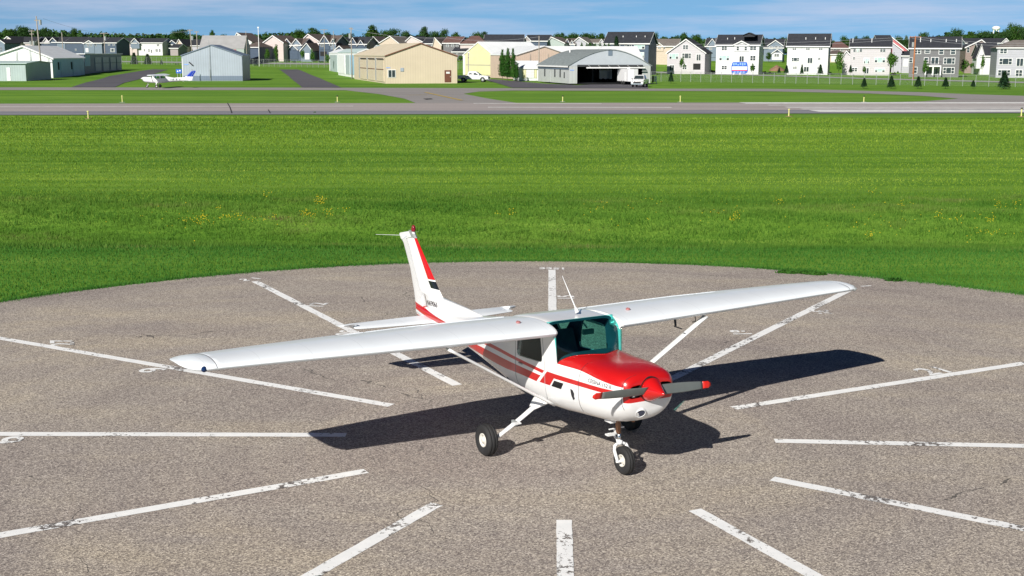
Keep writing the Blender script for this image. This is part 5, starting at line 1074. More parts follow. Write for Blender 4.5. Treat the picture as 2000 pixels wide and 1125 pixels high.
    if red:
        for s in (1, -1): g = MB(); g.tube((7.15, s*.01, 2.245), (7.60, s*.40, 2.23), .004, .002, 6); P(g, 'tail_antenna', [M['plainwhite']])
    for s in (1, -1):
        def tp(rows, nm, mats, tilt=0, par=None):
            g = MB(); rings = []
            for (y, x0, x1, th) in rows:
                K = 10; r_ = []
                for k in range(2*K):
                    u_ = k/K if k < K else (2*K-k)/K; sg = 1 if k < K else -1; X_ = x0+(x1-x0)*u_
                    prf = (math.sqrt(min(1, u_/.3+.003)) if not tilt else (.3+.7*math.sqrt(min(1, u_/.15+.01))))*(1 if not tilt else (1-u_*.9))
                    r_.append((X_, s*y, 1.0+sg*th*prf-(tilt*(X_-6.42) if tilt else 0)))
                rings.append(r_)
            add_loft(g, rings); o = (g.build(nm, mats, par) if par else P(g, nm, mats)); smooth_by_angle(o, 50); return o
        hs = tp([(.0, 5.86, 6.41, .032), (.8, 5.97, 6.41, .028), (1.36, 6.055, 6.41, .022), (1.41, 6.09, 6.41, .010)], 'tailplane', [M['wingwhite']])
        tp([(.06, 6.42, 6.80, .026), (.8, 6.42, 6.76, .024), (1.37, 6.42, 6.70, .02), (1.375, 6.12, 6.70, .03), (1.49, 6.13, 6.68, .028), (1.55, 6.22, 6.62, .012)], 'elevator', [M['wingwhite']], .20, hs)
    # antenna on the wing, pitot tube, cabin contents
    if red: g = MB(); g.tube((2.08, -.10, 1.84), (2.13, -.10, 1.905), .030, .016, 10, fl=.5); g.tube((2.12, -.10, 1.895), (2.48, -.11, 2.275), .010, .005, 8); P(g, 'whip_antenna', [M['plainwhite']], True)
    g = MB(); g.tube((1.78, -1.50, 1.67), (1.76, -1.50, 1.56), .018, .014); g.tube((1.79, -1.50, 1.56), (1.62, -1.50, 1.555), .009); P(g, 'pitot_tube', [M['plastic']])
    g = MB(); g.tube((1.80, -1.86, 1.68), (1.76, -1.84, 1.60), .006); g.tube((1.76, -1.84, 1.60), (1.83, -1.84, 1.575), .006); P(g, 'tie_down_hook', [M['plastic']])
    g = MB(); g.prism([(1.32, 1.34), (1.62, 1.34), (1.66, 1.30), (1.63, 1.05), (1.36, 1.0)], lambda x, z: (x, -.42, z), lambda x, z: (x, .42, z)); fixn(P(g, 'instrument_panel', [M['interior']]))
    for s in (1, -1):
        g = MB(); g.box(2.1, 2.52, s*.25-.19, s*.25+.19, .80, .99); g.prism([(2.46, .97), (2.60, .95), (2.80, 1.46), (2.70, 1.48)], lambda x, z: (x, s*.25-.18, z), lambda x, z: (x, s*.25+.18, z)); fixn(P(g, 'seat', [M['interior']]))
        g = MB(); g.tube((1.64, s*.24, 1.22), (1.78, s*.24, 1.20), .012); g.lathe([(-.012, .10), (0, .115), (.012, .10)], (1.79, s*.24, 1.20), (1, 0, 0), 16); P(g, 'control_yoke', [M['plastic']])
        # slim door post struts inside the glass
        g = MB(); g.tube((1.635, s*.500, 1.30), (1.672, s*.505, 1.72), .015, n=8); P(g, 'windshield_post', [M['plainwhite']])
    g = MB(); g.box(2.95, 3.05, -.43, .43, .75, 1.33); P(g, 'rear_bulkhead', [M['interior']])
    g = MB(); g.tube((1.80, -.02, 1.76), (1.72, -.02, 1.715), .012); g.box(1.67, 1.71, -.10, .06, 1.635, 1.70); P(g, 'compass', [M['plastic']])
    # lettering
    def side_text(s_, xa, za, xb, zb_, h, sd=1, mt='letter', sx=1.0):
        V, F = text_data(s_, 1.0, .004 if mt == 'letter' else .01); x0 = min(v[0] for v in V); x1 = max(v[0] for v in V); y0 = min(v[1] for v in V); y1 = max(v[1] for v in V); W3 = []
        for x, y in V:
            u_ = (x-x0)/(x1-x0); q = (y-y0)/(y1-y0); X_ = xa+(xb-xa)*u_; Z_ = za+(zb_-za)*u_+h*q; yy = half_w(X_, Z_)+(.003 if red else .022) if Z_ < 1.17 or X_ < 4 else max(half_w(X_, Z_), .052)+.003; W3.append((X_, sd*yy, Z_))
        o = mk('lettering', W3, F, M[mt], root); return o
    if red:
        side_text('CESSNA 152 II', .905, 1.240, .475, 1.244, .046); side_text('N69066', 6.36, 1.205, 5.985, 1.222, .085)
        side_text('CESSNA 152 II', .475, 1.244, .905, 1.240, .046, -1); side_text('N69066', 5.985, 1.222, 6.36, 1.205, .085, -1)
    else: side_text('N8187B', 4.05, 1.0, 5.35, 1.02, .24, -1, 'letterbold')
    return root
M['letterbold'] = mat('bold_blue_grey_lettering', (.05, .09, .13), .5, .1, 10)
def wheel(root, nm, c, r, w_, rr_, s, both=False):
    g = MB(); h = w_/2; prof = [(-h*.62, rr_), (-h*.80, rr_+.012), (-h, r*.70), (-h*.93, r*.88), (-h*.62, r*.975), (-h*.42, r), (-h*.38, r-.006), (-h*.30, r-.006), (-h*.26, r+.0005), (0, r+.001), (h*.26, r+.0005), (h*.30, r-.006), (h*.38, r-.006), (h*.42, r), (h*.62, r*.975), (h*.93, r*.88), (h, r*.70), (h*.80, rr_+.012), (h*.62, rr_)]
    root_ = bpy.data.objects.new(nm, None); COL.objects.link(root_); root_.parent = root; root_.location = c
    g.lathe(prof, (0, 0, 0), (0, 1, 0), 40); g.build('tyre', [M['tire']], root_, True)
    for sd in ((1, -1) if both else (s,)):
        g = MB(); g.lathe([(h*.55, rr_+.004), (h*.80, rr_+.006), (h*.84, rr_-.006), (h*.60, rr_*.84), (h*.50, rr_*.62), (h*.62, rr_*.42), (h*.86, rr_*.36), (h*.9, rr_*.28), (h*.9, 0)], (0, 0, 0), (0, sd, 0), 32, 0)
        for k in range(6):
            a = k*math.pi/3; g.tube((math.cos(a)*rr_*.66, sd*h*.50, math.sin(a)*rr_*.66), (math.cos(a)*rr_*.66, sd*h*.56, math.sin(a)*rr_*.66), rr_*.10, n=8, m=1)
        g.build('rim', [M['rim'], M['plastic']], root_, True)
    return root_
PX, PY, PYAW = 1.816, 14.337, 2.090
airplane('airplane', 'white high wing airplane with red nose and red stripes parked on the compass rose', (PX, PY, .0165), PYAW, 1.0, 'red')
q = ground(333, 171.5)
airplane('airplane', 'small white high wing airplane with a blue tail fin on the far taxiway', (q.x-4.3, q.y-.6, q.z+.03), R(4), 1.12, 'blue')

# ================================================================== VEHICLES
def pickup(name, label, loc, rz, group='vehicles parked by the hangars'):
    """x forward, y left, z up; wheels touch z=0"""
    root = empty(name, loc, rz, label, 'pickup truck', group); W2 = .98
    b = MB(); low = [(-2.85, .62), (-2.9, 1.18), (-1.0, 1.22), (.25, 1.22), (1.55, 1.20), (2.55, 1.12), (2.86, 1.0), (2.92, .55), (2.55, .48), (-2.4, .50)]
    b.prism(low, lambda x, z: (x, -W2, z), lambda x, z: (x, W2, z)); body = fixn(b.build('body', [M['carpaint']]))
    for cx in (-1.85, 1.85):
        g = MB(); g.tube((cx, -1.2, .42), (cx, -.62, .42), .50, n=24); g.tube((cx, .62, .42), (cx, 1.2, .42), .50, n=24); c = fixn(g.build('cut', [M['plastic']])); boolean(body, c); kill(c)
    g = MB(); g.box(-2.80, -1.02, -.80, .80, .75, 1.4); c = fixn(g.build('cut', [M['plastic']])); boolean(body, c); kill(c)
    body.data.materials.clear(); body.data.materials.append(M['carpaint'])
    bv = body.modifiers.new('b', 'BEVEL'); bv.width = .05; bv.segments = 3; bv.limit_method = 'ANGLE'; body.parent = root
    b = MB(); V = []
    for (x, z, w_) in ((-.98, 1.20, .93), (-.90, 1.80, .74), (-.75, 1.88, .70), (.45, 1.90, .70), (.62, 1.84, .72), (1.45, 1.20, .92)): V += [(x, -w_, z), (x, w_, z)]
    b.add(V, [(0, 1, 3, 2), (2, 3, 5, 4), (4, 5, 7, 6), (6, 7, 9, 8), (8, 9, 11, 10), (0, 2, 4, 6, 8, 10), (1, 11, 9, 7, 5, 3), (0, 10, 11, 1)]); cab = fixn(b.build('cab', [M['carpaint']], root))
    bv = cab.modifiers.new('b', 'BEVEL'); bv.width = .04; bv.segments = 2
    b = MB(); e = .012
    b.add([(.66+e, -.66, 1.80), (.66+e, .66, 1.80), (1.38+e, .82, 1.27), (1.38+e, -.82, 1.27)], [(0, 1, 2, 3)]); b.build('windshield', [M['window']], root)
    for s in (1, -1):
        for pts in ([(-.80, 1.27, .912), (-.74, 1.74, .775), (-.05, 1.76, .762), (-.05, 1.27, .922)], [(.05, 1.27, .922), (.05, 1.76, .762), (.52, 1.76, .76), (1.18, 1.28, .915)]):
            b = MB(); b.add([(x, s*(w_+.022), z) for x, z, w_ in pts], [(0, 1, 2, 3)]); b.build('side_window', [M['window']], root)
        b = MB(); b.box(1.12, 1.22, s*1.0-.02, s*1.0+.16*s, 1.24, 1.42); b.build('mirror', [M['plastic']], root)
        b = MB(); b.box(2.80, 2.93, s*.93-.13*(s > 0)-.0, s*.93+.13*(s < 0)+0, .82, 1.0) if False else b.box(2.84, 2.935, min(s*.62, s*.90), max(s*.62, s*.90), .80, .99); b.build('headlight', [M['galv']], root)
        b = MB(); b.box(-2.93, -2.88, min(s*.78, s*.95), max(s*.78, s*.95), .80, 1.12); b.build('tail_light', [M['darkred']], root)
    b = MB(); b.box(2.88, 2.94, -.60, .60, .62, .98); b.build('grille', [M['plastic']], root); b = MB(); b.box(2.86, 3.02, -.95, .95, .42, .62); b.build('front_bumper', [M['chrome']], root)
    b = MB(); b.box(-3.05, -2.88, -.92, .92, .50, .66); b.build('rear_bumper', [M['chrome']], root); b = MB(); b.box(-.96, -.90, -.66, .66, 1.30, 1.70); b.build('rear_window', [M['window']], root)
    for cx in (-1.85, 1.85):
        for s in (1, -1):
            w_ = bpy.data.objects.new('wheel', None); COL.objects.link(w_); w_.parent = root; w_.location = (cx, s*.84, .40)
            g = MB(); g.lathe([(-.12, .24), (-.13, .34), (-.09, .40), (.09, .40), (.13, .34), (.12, .24)], (0, 0, 0), (0, 1, 0), 24); g.build('tyre', [M['tire']], w_, True)
            g = MB(); g.lathe([(.02, .25), (.11, .24), (.06, .14), (.10, .06), (.10, 0)], (0, 0, 0), (0, s, 0), 20); g.build('rim', [M['galv']], w_, True)
    return root
def trailer(label, loc, rz, Lg, Wd, Ht, mt='carpaint', nose=.0):
    root = empty('trailer', loc, rz, label, 'trailer', 'cargo trailers at the arched hangar'); b = MB(); w2 = Wd/2
    b.prism([(-Lg/2, -w2), (Lg/2, -w2), (Lg/2+nose, 0), (Lg/2, w2), (-Lg/2, w2)] if nose else [(-Lg/2, -w2), (Lg/2, -w2), (Lg/2, w2), (-Lg/2, w2)], lambda x, y: (x, y, .55), lambda x, y: (x, y, Ht)); bd = fixn(b.build('body', [M[mt]], root))
    bv = bd.modifiers.new('b', 'BEVEL'); bv.width = .05; bv.segments = 2
    b = MB(); b.box(-Lg/2+.03, Lg/2-.03, -w2+.03, w2-.03, Ht+.003, Ht+.05); b.build('roof', [M['light_steel']], root); b = MB(); b.box(.2, .6, -.2, .2, Ht+.055, Ht+.16); b.build('roof_vent', [M['trim']], root)
    b = MB(); b.box(Lg*.12, Lg*.12+.75, w2+.003, w2+.03, .62, 2.1); b.box(Lg*.12, Lg*.12+.75, -w2-.03, -w2-.003, .62, 2.1) ; b.build('side_door', [M['trim']], root)
    b = MB(); b.tube((Lg/2+nose*.6, 0, .5), (Lg/2+nose+.9, 0, .5), .06); b.tube((Lg/2+nose+.7, 0, .5), (Lg/2+nose+.7, 0, 0.02), .04); b.build('hitch', [M['plastic']], root)
    for s in (1, -1):
        b = MB(); b.box(-1.0, 1.0, s*w2-.04*(s < 0)-.0, s*w2+.04*(s > 0)+.0, .50, .54) ; b.build('fender', [M['galv']], root)
        for cx in (-.45, .45):
            g = MB(); g.lathe([(-.1, .18), (-.1, .3), (-.07, .34), (.07, .34), (.1, .3), (.1, .18), (.04, .16), (.07, .05), (.07, 0)], (cx, s*(w2-.06), .34), (0, s, 0), 20); g.build('wheel', [M['tire']], root, True)
    return root
q = ground(925, 160.5); q2 = at(925, 160, q.y)
pickup('pickup_truck', 'white crew cab pickup parked right of the tan hangar, its bed in shade', (q.x, q.y+1.2, q.z+.03), R(-9))
q = ground(1255, 171); pickup('pickup_truck', 'white pickup facing the taxiway in front of the open arched hangar', (q.x-.2, q.y+2.2, q.z+.055), R(-105))
q = ground(1237, 166.5); trailer('long white enclosed trailer hitched behind the front pickup', (q.x-.75, q.y+2.9, q.z+.055), R(-73), 5.2, 1.75, 2.6, 'carpaint', .15)
q = ground(1187, 162); trailer('white box trailer parked in the shade inside the arched hangar', (q.x, q.y+5.5, q.z+.06), R(-5), 2.4, 2.0, 2.3)
q = ground(1108, 164.3); trailer('low white trailer with dark wheels beside the arched hangar wall', (q.x+.1, q.y+1.0, q.z+.02), R(-22), 2.6, 1.2, 1.5, 'light_steel')

# ================================================================== POLES, FENCE, SIGNS
def pole(label, u, vb, vt, Y, mt='wood', arms=(), boxes=(), r=.16, cat='utility pole', lean=0):
    P = at(u, vb, Y); T_ = at(u, vt, Y); h = T_.z-P.z; root = empty('utility_pole', P, 0, label, cat, 'utility poles around the hangars'); b = MB()
    b.tube((0, 0, -3.5), (lean, 0, h), r, r*.62, 10); b.build('post', [M[mt]], root, True)
    for (fr, ln) in arms:
        b = MB(); z = h*fr; b.box(-ln/2+lean*fr, ln/2+lean*fr, -.06, .06, z-.08, z+.04)
        for k in (-.45, -.2, .2, .45): b.tube((k*ln+lean*fr, 0, z+.04), (k*ln+lean*fr, 0, z+.2), .05)
        b.build('crossarm', [M[mt]], root)
    for (fr, dx) in boxes:
        b = MB(); z = h*fr; b.tube((dx, -.1, z-.5), (dx, -.1, z+.5), .27, n=14); b.build('transformer', [M['galv']], root)
    return root, P, h
pole('tallest weathered pole in front of the white gabled hangar', 84, 152, 31.5, 256, 'wood', ((.93, .9),), ((.90, .22),), .19, lean=-.55)
pole('pole carrying two grey transformers behind the white hangar roof', 66, 125, 58.5, 330, 'wood', ((.97, 1.6), (.88, 1.2)), ((.62, -.42), (.62, .42)))
pole('bare thin pole above the white hangar roof right end', 124.5, 125, 63.5, 330, 'wood', ())
pole('pole with a crossarm above the dark hangar row', 206, 120, 63.5, 330, 'wood', ((.97, 2.0),), ((.80, .3),))
pole('leaning pole left of the grey barn roof', 377, 110, 57.5, 315, 'wood', ((.97, 1.4),), ((.68, 0.05),), lean=-.5)
pole('second pole close to the left end of the grey barn roof', 386, 110, 61, 322, 'wood', ((.97, 1.2),))
pole('thin grey pole against the white gabled house', 482, 112, 60.5, 322, 'wood', (), (), .10)
pole('tall white pole standing right of the blue grey hangar', 506.8, 129, 52, 372, 'trim', ((.975, .5),), (), .13)
pole('grey pole with a wide top arm between the two cream gables', 634.5, 125, 57, 385, 'wood', ((.985, 2.2),), (), .14)
pole('plain grey pole left of the mint green hangars', 652.5, 125, 61, 390, 'wood', (), ((.72, .1),), .13)
pole('tall pole with a transformer at the joint of white and tan hangars', 687.5, 146, 53.5, 262, 'wood', ((.97, .8),), ((.82, -.25),), .15)
pole('weathered pole rising left of the arched hangar', 1052.5, 128, 70, 246, 'wood', (), (), .13)
rp, rP, rh = pole('orange brown pole in front of the dark grey house', 1783, 155, 70, 268, 'orangewood', ((.975, 2.4), ), ((.80, -.45),), .22)
def wires(label, pts, Y, sag=.6):
    b = MB()
    for (u0, v0, Y0), (u1, v1, Y1) in zip(pts, pts[1:]):
        a = at(u0, v0, Y0); c = at(u1, v1, Y1); pr = None
        for k in range(13):
            t_ = k/12; p = a+(c-a)*t_; p.z -= sag*4*t_*(1-t_)
            if pr is not None: b.tube(pr, p, .022, n=4)
            pr = p
    return tag(b.build('power_line', [M['wire']]), label, 'power line', 'overhead power lines')
wires('upper power line running both ways from the orange brown pole', [(1300, 86, 300), (1783, 71.5, 268), (2060, 84, 250)], 268, .5)
wires('lower power line running both ways from the orange brown pole', [(1300, 91, 300), (1783, 75, 268.2), (2060, 87, 250.2)], 268, .7)
wires('thin line crossing from the tallest pole to the dark hangar row pole', [(84, 36, 250), (206, 65, 330), (377, 60, 315)], 268, .5)
wires('thin line from the transformer pole over the tan roof to the arched hangar pole', [(687, 57, 262), (870, 74, 258), (1052, 72, 246), (1300, 86, 300)], 260, .6)
def fence(label, pts, Hf, n):
    """pts: ground pixels of the base line; posts at equal steps, one chain link panel per run"""
    G = [ground(u, v) for u, v in pts]; root = empty('chain_link_fence', G[0], 0, label, 'fence', 'chain link fences behind the airfield'); seg = [(b_-a).length for a, b_ in zip(G, G[1:])]; tot = sum(seg)
    def at_s(s_):
        for a, b_, l in zip(G, G[1:], seg):
            if s_ <= l+1e-6: p = a+(b_-a)*(s_/l); break
            s_ -= l
        p = p.copy(); p.z = terrain(p.x, p.y); return p-G[0]
    P = [at_s(tot*k/n) for k in range(n+1)]
    b = MB()
    for a, c in zip(P, P[1:]):
        b.add([(a.x, a.y, a.z+.05), (c.x, c.y, c.z+.05), (c.x, c.y, c.z+Hf), (a.x, a.y, a.z+Hf)], [(0, 1, 2, 3)])
    b.build('mesh_panel', [M['chain']], root); b = MB()
    for a, c in zip(P, P[1:]): b.tube(a+Vector((0, 0, Hf)), c+Vector((0, 0, Hf)), .022, n=6)
    b.build('top_rail', [M['galv']], root); pm = None
    for p in P:
        if pm is None:
            b = MB(); b.tube((0, 0, -.1), (0, 0, Hf+.08), .04, n=8); o = b.build('post', [M['galv']], root); pm = o.data
        else: o = bpy.data.objects.new('post', pm); COL.objects.link(o); o.parent = root
        o.location = p
fence('long chain link fence below the houses on the right', [(1272, 159), (1550, 163.3), (1800, 167.2), (2090, 171.5)], 1.85, 36)
fence('chain link fence run behind the two left spruces', [(238, 125.5), (356, 127)], 2.3, 12)
fence('chain link fence run between the barn and the mint hangars', [(484, 129.5), (700, 134.5)], 2.1, 20)
fence('short chain link fence behind the shaded pickup', [(884, 135.5), (938, 137)], 2.0, 5)
def marker(label, u, vb, vt, dark=False, mound=False):
    p = G0(u, vb); h = (vb-vt)/FPX*p.y; root = empty('edge_light', (p.x, p.y, .0), 0, label, 'edge light', 'yellow runway edge lights'); b = MB(); b.tube((0, 0, 0), (0, 0, h*.86), .055, .05, 8); b.build('post', [M['yellowmark']], root)
    b = MB(); b.lathe([(0, .05), (.05, .10), (h*.15, .09), (h*.2, 0)], (0, 0, h*.84), (0, 0, 1), 10); b.build('lamp', [M['plastic'] if dark else M['yellowmark']], root)
    b = MB(); b.lathe([(0, .32), (.03, .28), (.04, 0)], (0, 0, 0.0), (0, 0, 1), 14); b.build('base', [M['soil' if mound else 'galv']], root)
for a in (('yellow edge light on the near runway side at far left', 172.5, 232, 217, False, True), ('yellow edge light on the far side at left', 239, 200, 187), ('dark topped yellow edge light left of the connector', 659, 199.5, 187, True), ('dark topped yellow edge light right of the connector', 1099, 198.8, 187, True),
          ('yellow edge light below the lilac gabled house', 1328.5, 199.5, 187.5), ('yellow edge light on the near runway side at right', 1540.5, 227.5, 213, False, True), ('dark topped yellow edge light below the spruces', 1687, 199.5, 187.5, True), ('dark topped edge light at the near right edge', 1994.5, 228, 210.5, True, True)): marker(*a)
# blue banner sign in front of the tall white house
p = at(1444, 145.2, 322); root = empty('banner_sign', p, R(-14), 'blue and white inflatable style banner sign in front of the tall white house', 'sign'); w_ = 31/FPX*p.y
b = MB(); b.prism(round_poly([(-w_*.46, .15), (w_*.42, .15), (w_*.53, .8), (w_*.5, 2.1), (w_*.44, 3.1), (-w_*.44, 3.1), (-w_*.5, 2.1), (-w_*.5, .8)], .35), lambda x, z: (x, -.12, z), lambda x, z: (x, .12, z)); fixn(b.build('panel', [M['blue']], root))
b = MB(); b.box(-w_*.46, w_*.47, -.16, -.125, 1.15, 1.98); b.build('white_field', [M['trim']], root)
b = MB(); b.box(-w_*.47, w_*.47, -.16, -.125, .88, 1.12); b.build('red_stripe', [M['pinkred']], root)
b = MB()
for k in range(6): b.box(-w_*.40+k*w_*.135, -w_*.40+k*w_*.135+w_*.09, -.15, -.125, 2.35 if k % 2 else 2.25, 2.9 if k != 2 else 2.6)
for k in range(4): b.box(-w_*.34+k*w_*.18, -w_*.34+k*w_*.18+w_*.12, -.15, -.125, .38, .72)
b.build('letter_shapes', [M['lblue']], root)
for x in (-w_*.33, w_*.05): b = MB(); b.tube((x, -.2, -.1), (x, -.2, .5), .16, n=10); b.build('ballast', [M['trim']], root)
# small things by the hangars
p = ground(350, 151.5); root = empty('board', p, R(-5), 'dark blue board on two legs left of the blue grey hangar', 'board'); k = 1/FPX*p.y
b = MB(); b.box(-5.5*k, 5.5*k, -.05, .05, 8*k, 16*k); b.build('panel', [M['blue']], root)
for x in (-3*k, 2.5*k): b = MB(); b.box(x-.05, x+.05, -.04, .04, 0, 8*k); b.build('leg', [M['galv']], root)
for x in (-2.2*k, 2.2*k): b = MB(); b.lathe([(0, .16), (.02, .16), (.02, 0)], (x, -.06, 12.5*k+x*.2), (0, -1, 0), 12); b.build('light_disc', [M['trim']], root)
pole('short white pole at the left corner of the blue grey hangar', 357.5, 151, 114, 236, 'trim', (), (), .10, 'pole')
p = ground(1276, 164); root = empty('control_box', p, R(-8), 'black and white control cabinets right of the arched hangar', 'cabinet'); k = 1/FPX*p.y
b = MB(); b.box(-2.6*k, .9*k, -.2, .2, 3*k, 15.5*k); b.build('black_cabinet', [M['plastic']], root); b = MB(); b.box(1.7*k, 6.5*k, -.25, .1, 4*k, 15*k); b.build('white_cabinet', [M['trim']], root)
for z in (6, 9.5, 13): b = MB(); b.box(2.6*k, 5.4*k, -.28, -.255, z*k-.12, z*k+.04); b.build('label_plate', [M['galv']], root)
for x in (-2*k, 6*k): b = MB(); b.box(x-.06, x+.06, -.06, .06, 0, 5*k); b.build('leg', [M['galv']], root)
p = ground(1283, 122.5); root = empty('playset', p, R(-10), 'wooden playset with green canopy and slide beside the navy house', 'playset'); k = 1/FPX*p.y
for x in (-6, -1, 4): b = MB(); b.tube((x*k, 0, -.5), (x*k, 0, 15*k), .10); b.tube((x*k, .9, -.5), (x*k, .9, 15*k), .10); b.build('leg', [M['orangewood']], root)
b = MB(); b.prism([(-9*k, 17*k), (-2*k, 23*k), (5*k, 17*k)], lambda x, z: (x, -.3, z), lambda x, z: (x, 1.2, z)); fixn(b.build('canopy', [M['teal']], root)); b = MB(); b.box(-7*k, 5*k, -.1, 1.0, 8*k, 9*k); b.build('deck', [M['orangewood']], root)
b = MB(); b.prism([(3*k, 9*k), (11*k, 0), (12*k, 1*k), (4*k, 11*k)], lambda x, z: (x, -.5, z), lambda x, z: (x, .2, z)); fixn(b.build('slide', [M['teal']], root)); b = MB(); b.box(2*k, 12*k, -.8, -.75, -4*k, 6*k); b.build('screen_panel', [M['teal']], root)
# soil heap by the unfinished house
p = ground(1519, 139); g = MB(); n_ = 18; V = []; rs = random.Random(4)
for j in range(7):
    for i in range(n_):
        a = 2*math.pi*i/n_; r_ = (1-(j/6)**1.5); V.append((p.x+2.6*r_*math.cos(a)*rs.uniform(.85, 1.1), p.y+1.4+1.8*r_*math.sin(a)*rs.uniform(.85, 1.1), p.z-.2+1.9*(j/6)*rs.uniform(.9, 1.05)))
g.add(V, [(j*n_+i, j*n_+(i+1) % n_, (j+1)*n_+(i+1) % n_, (j+1)*n_+i) for j in range(6) for i in range(n_)]); tag(g.build('soil_heap', [M['soil']], None, True), 'heap of bare brown soil left of the unfinished white house', 'soil heap')
# water tower far beyond the trees
T0 = at(1944, 78.5, 1500); k = .86*1500/FPX; root = empty('water_tower', T0, 0, 'pale water tower standing above the far right treetops', 'water tower')
b = MB(); b.lathe([(20*k, 0), (21*k, 4*k), (24*k, 8.5*k), (28*k, 8.7*k), (30*k, 6*k), (31.2*k, 0)], (0, 0, 0), (0, 0, 1), 24); b.build('tank', [M['bright']], root, True)
for i in range(6): a = i*math.pi/3+.3; b = MB(); b.tube((8*k*math.cos(a), 8*k*math.sin(a), -10), (6*k*math.cos(a), 6*k*math.sin(a), 24*k), .5); b.build('leg', [M['bright']], root)

# ================================================================== TREES
def crown_lobes(w_, h_, seed, base=.22, kind='round'):
    g = random.Random(seed); out = []
    if kind == 'round':
        for _ in range(15):
            a = g.uniform(0, 6.28); zz = g.uniform(base+.12, .86); rmax = math.sin(math.pi*min(1, (zz-base*.4)/(1.08-base*.4)))**.7; rr_ = g.uniform(.15, .72)*rmax*w_*.5; s_ = g.uniform(.17, .31)*w_
            out.append((rr_*math.cos(a), rr_*math.sin(a), zz*h_, s_, s_, s_*g.uniform(.6, .85)))
        out.append((0, 0, h_*.88, w_*.2, w_*.2, h_*.12))
    elif kind == 'column':
        for k in range(9): zz = .06+.88*k/8; s_ = w_*.62*(1-.72*(k/8)**2.2)*g.uniform(.85, 1.05); out.append((g.uniform(-.06, .06)*w_, g.uniform(-.06, .06)*w_, zz*h_, s_, s_, h_*.085))
    elif kind == 'young':
        for _ in range(9):
            a = g.uniform(0, 6.28); zz = g.uniform(.30, .92); r_ = g.uniform(0, .85)*w_*.5*math.sin(zz*3.0)**.5; s_ = g.uniform(.16, .28)*w_; out.append((r_*math.cos(a), r_*math.sin(a), zz*h_, s_, s_, s_*1.2))
    return out
def trunk_mb(h_, r, kind='round', seed=1, w_=5):
    b = MB(); g = random.Random(seed); b.tube((0, 0, -.4), (0, 0, h_*.5), r, r*.6, 8)
    b.tube((0, 0, h_*.48), (g.uniform(-.2, .2), 0, h_*.85), r*.6, r*.2, 6)
    if kind == 'round':
        for k in range(5): a = k*1.26+g.uniform(-.3, .3); z = h_*(.25+.07*k); b.tube((0, 0, z), (w_*.3*math.cos(a), w_*.3*math.sin(a), z+h_*.28), r*.4, r*.12, 6)
    return b
def spruce_mesh(w_, h_, seed, n=2600):
    g = np.random.default_rng(seed); t_ = g.random(n)**.75; tier = np.floor(t_*11)/11; zz = 1-(1-tier)*1.0; frac = (t_*11) % 1
    rad = (1-t_)*.5*w_*(1.05-.38*frac)*g.uniform(.55, 1.08, n); a = g.uniform(0, 2*np.pi, n); z = h_*(.05+.95*t_)-rad*.18
    c = np.stack([rad*np.cos(a), rad*np.sin(a), z], 1); d = np.stack([np.cos(a), np.sin(a), -.35+0*a], 1); sd = np.stack([-np.sin(a), np.cos(a), 0*a], 1)
    L_ = (w_*.085*g.uniform(.6, 1.4, n))[:, None]; W_ = L_*.45; u_ = g.normal(size=(n, 3))*.35; d = d+u_; d /= np.linalg.norm(d, axis=1)[:, None]
    co = np.stack([c-sd*W_, c+sd*W_, c+d*L_*1.6+sd*W_*.2, c+d*L_*1.4-sd*W_*.3], 1).astype(np.float32)
    me = bpy.data.meshes.new('crown'); me.vertices.add(4*n); me.vertices.foreach_set('co', co.ravel()); me.loops.add(4*n); me.loops.foreach_set('vertex_index', np.arange(4*n, dtype=np.int32))
    me.polygons.add(n); me.polygons.foreach_set('loop_start', np.arange(0, 4*n, 4, dtype=np.int32)); me.polygons.foreach_set('loop_total', np.full(n, 4, np.int32)); me.materials.append(M['conifer']); me.update(calc_edges=True); return me
PROTO = {}
def tree_meshes(kind, var):
    k = (kind, var)
    if k not in PROTO:
        if kind in ('round', 'dark'): c = leaf_cloud('crown', crown_lobes(1, 1, 10+var), 2600, .026, M['leaf' if kind == 'round' else 'leaf_dark'], 20+var)
        elif kind == 'column': c = leaf_cloud('crown', crown_lobes(1, 1, 30+var, kind='column'), 3200, .03, M['arbor'], 40+var, flat=.3)
        elif kind == 'young': c = leaf_cloud('crown', crown_lobes(1, 1, 50+var, kind='young'), 700, .045, M['leaf_light'], 60+var)
        else: c = spruce_mesh(1, 1, 70+var)
        b = trunk_mb(1, .03 if kind != 'young' else .018, 'round' if kind in ('round', 'dark') else 'x', var, 1.0); t_ = b.build('trunk', [M['bark']]); tm = t_.data; bpy.data.objects.remove(t_)
        PROTO[k] = (c, tm)
    return PROTO[k]
def tree(name, label, u, vb, vt, wpx, Y, kind, var, group):
    P = at(u, vb, Y); h_ = at(u, vt, Y).z-P.z; w_ = wpx/FPX*Y; P.z = max(P.z, -.2)
    root = empty(name, P, random.uniform(0, 6.28), label, 'tree' if name != 'shrub' else 'shrub', group); c, tm = tree_meshes(kind, var)
    for nm_, me in (('crown', c), ('trunk', tm)):
        o = bpy.data.objects.new(nm_, me); COL.objects.link(o); o.parent = root; o.scale = (w_, w_, h_) if nm_ == 'crown' else (w_*1.0, w_*1.0, h_)
    return root
GS, GY, GB = 'spruces along the fence', 'young trees between the houses', 'broadleaf trees beyond the houses'
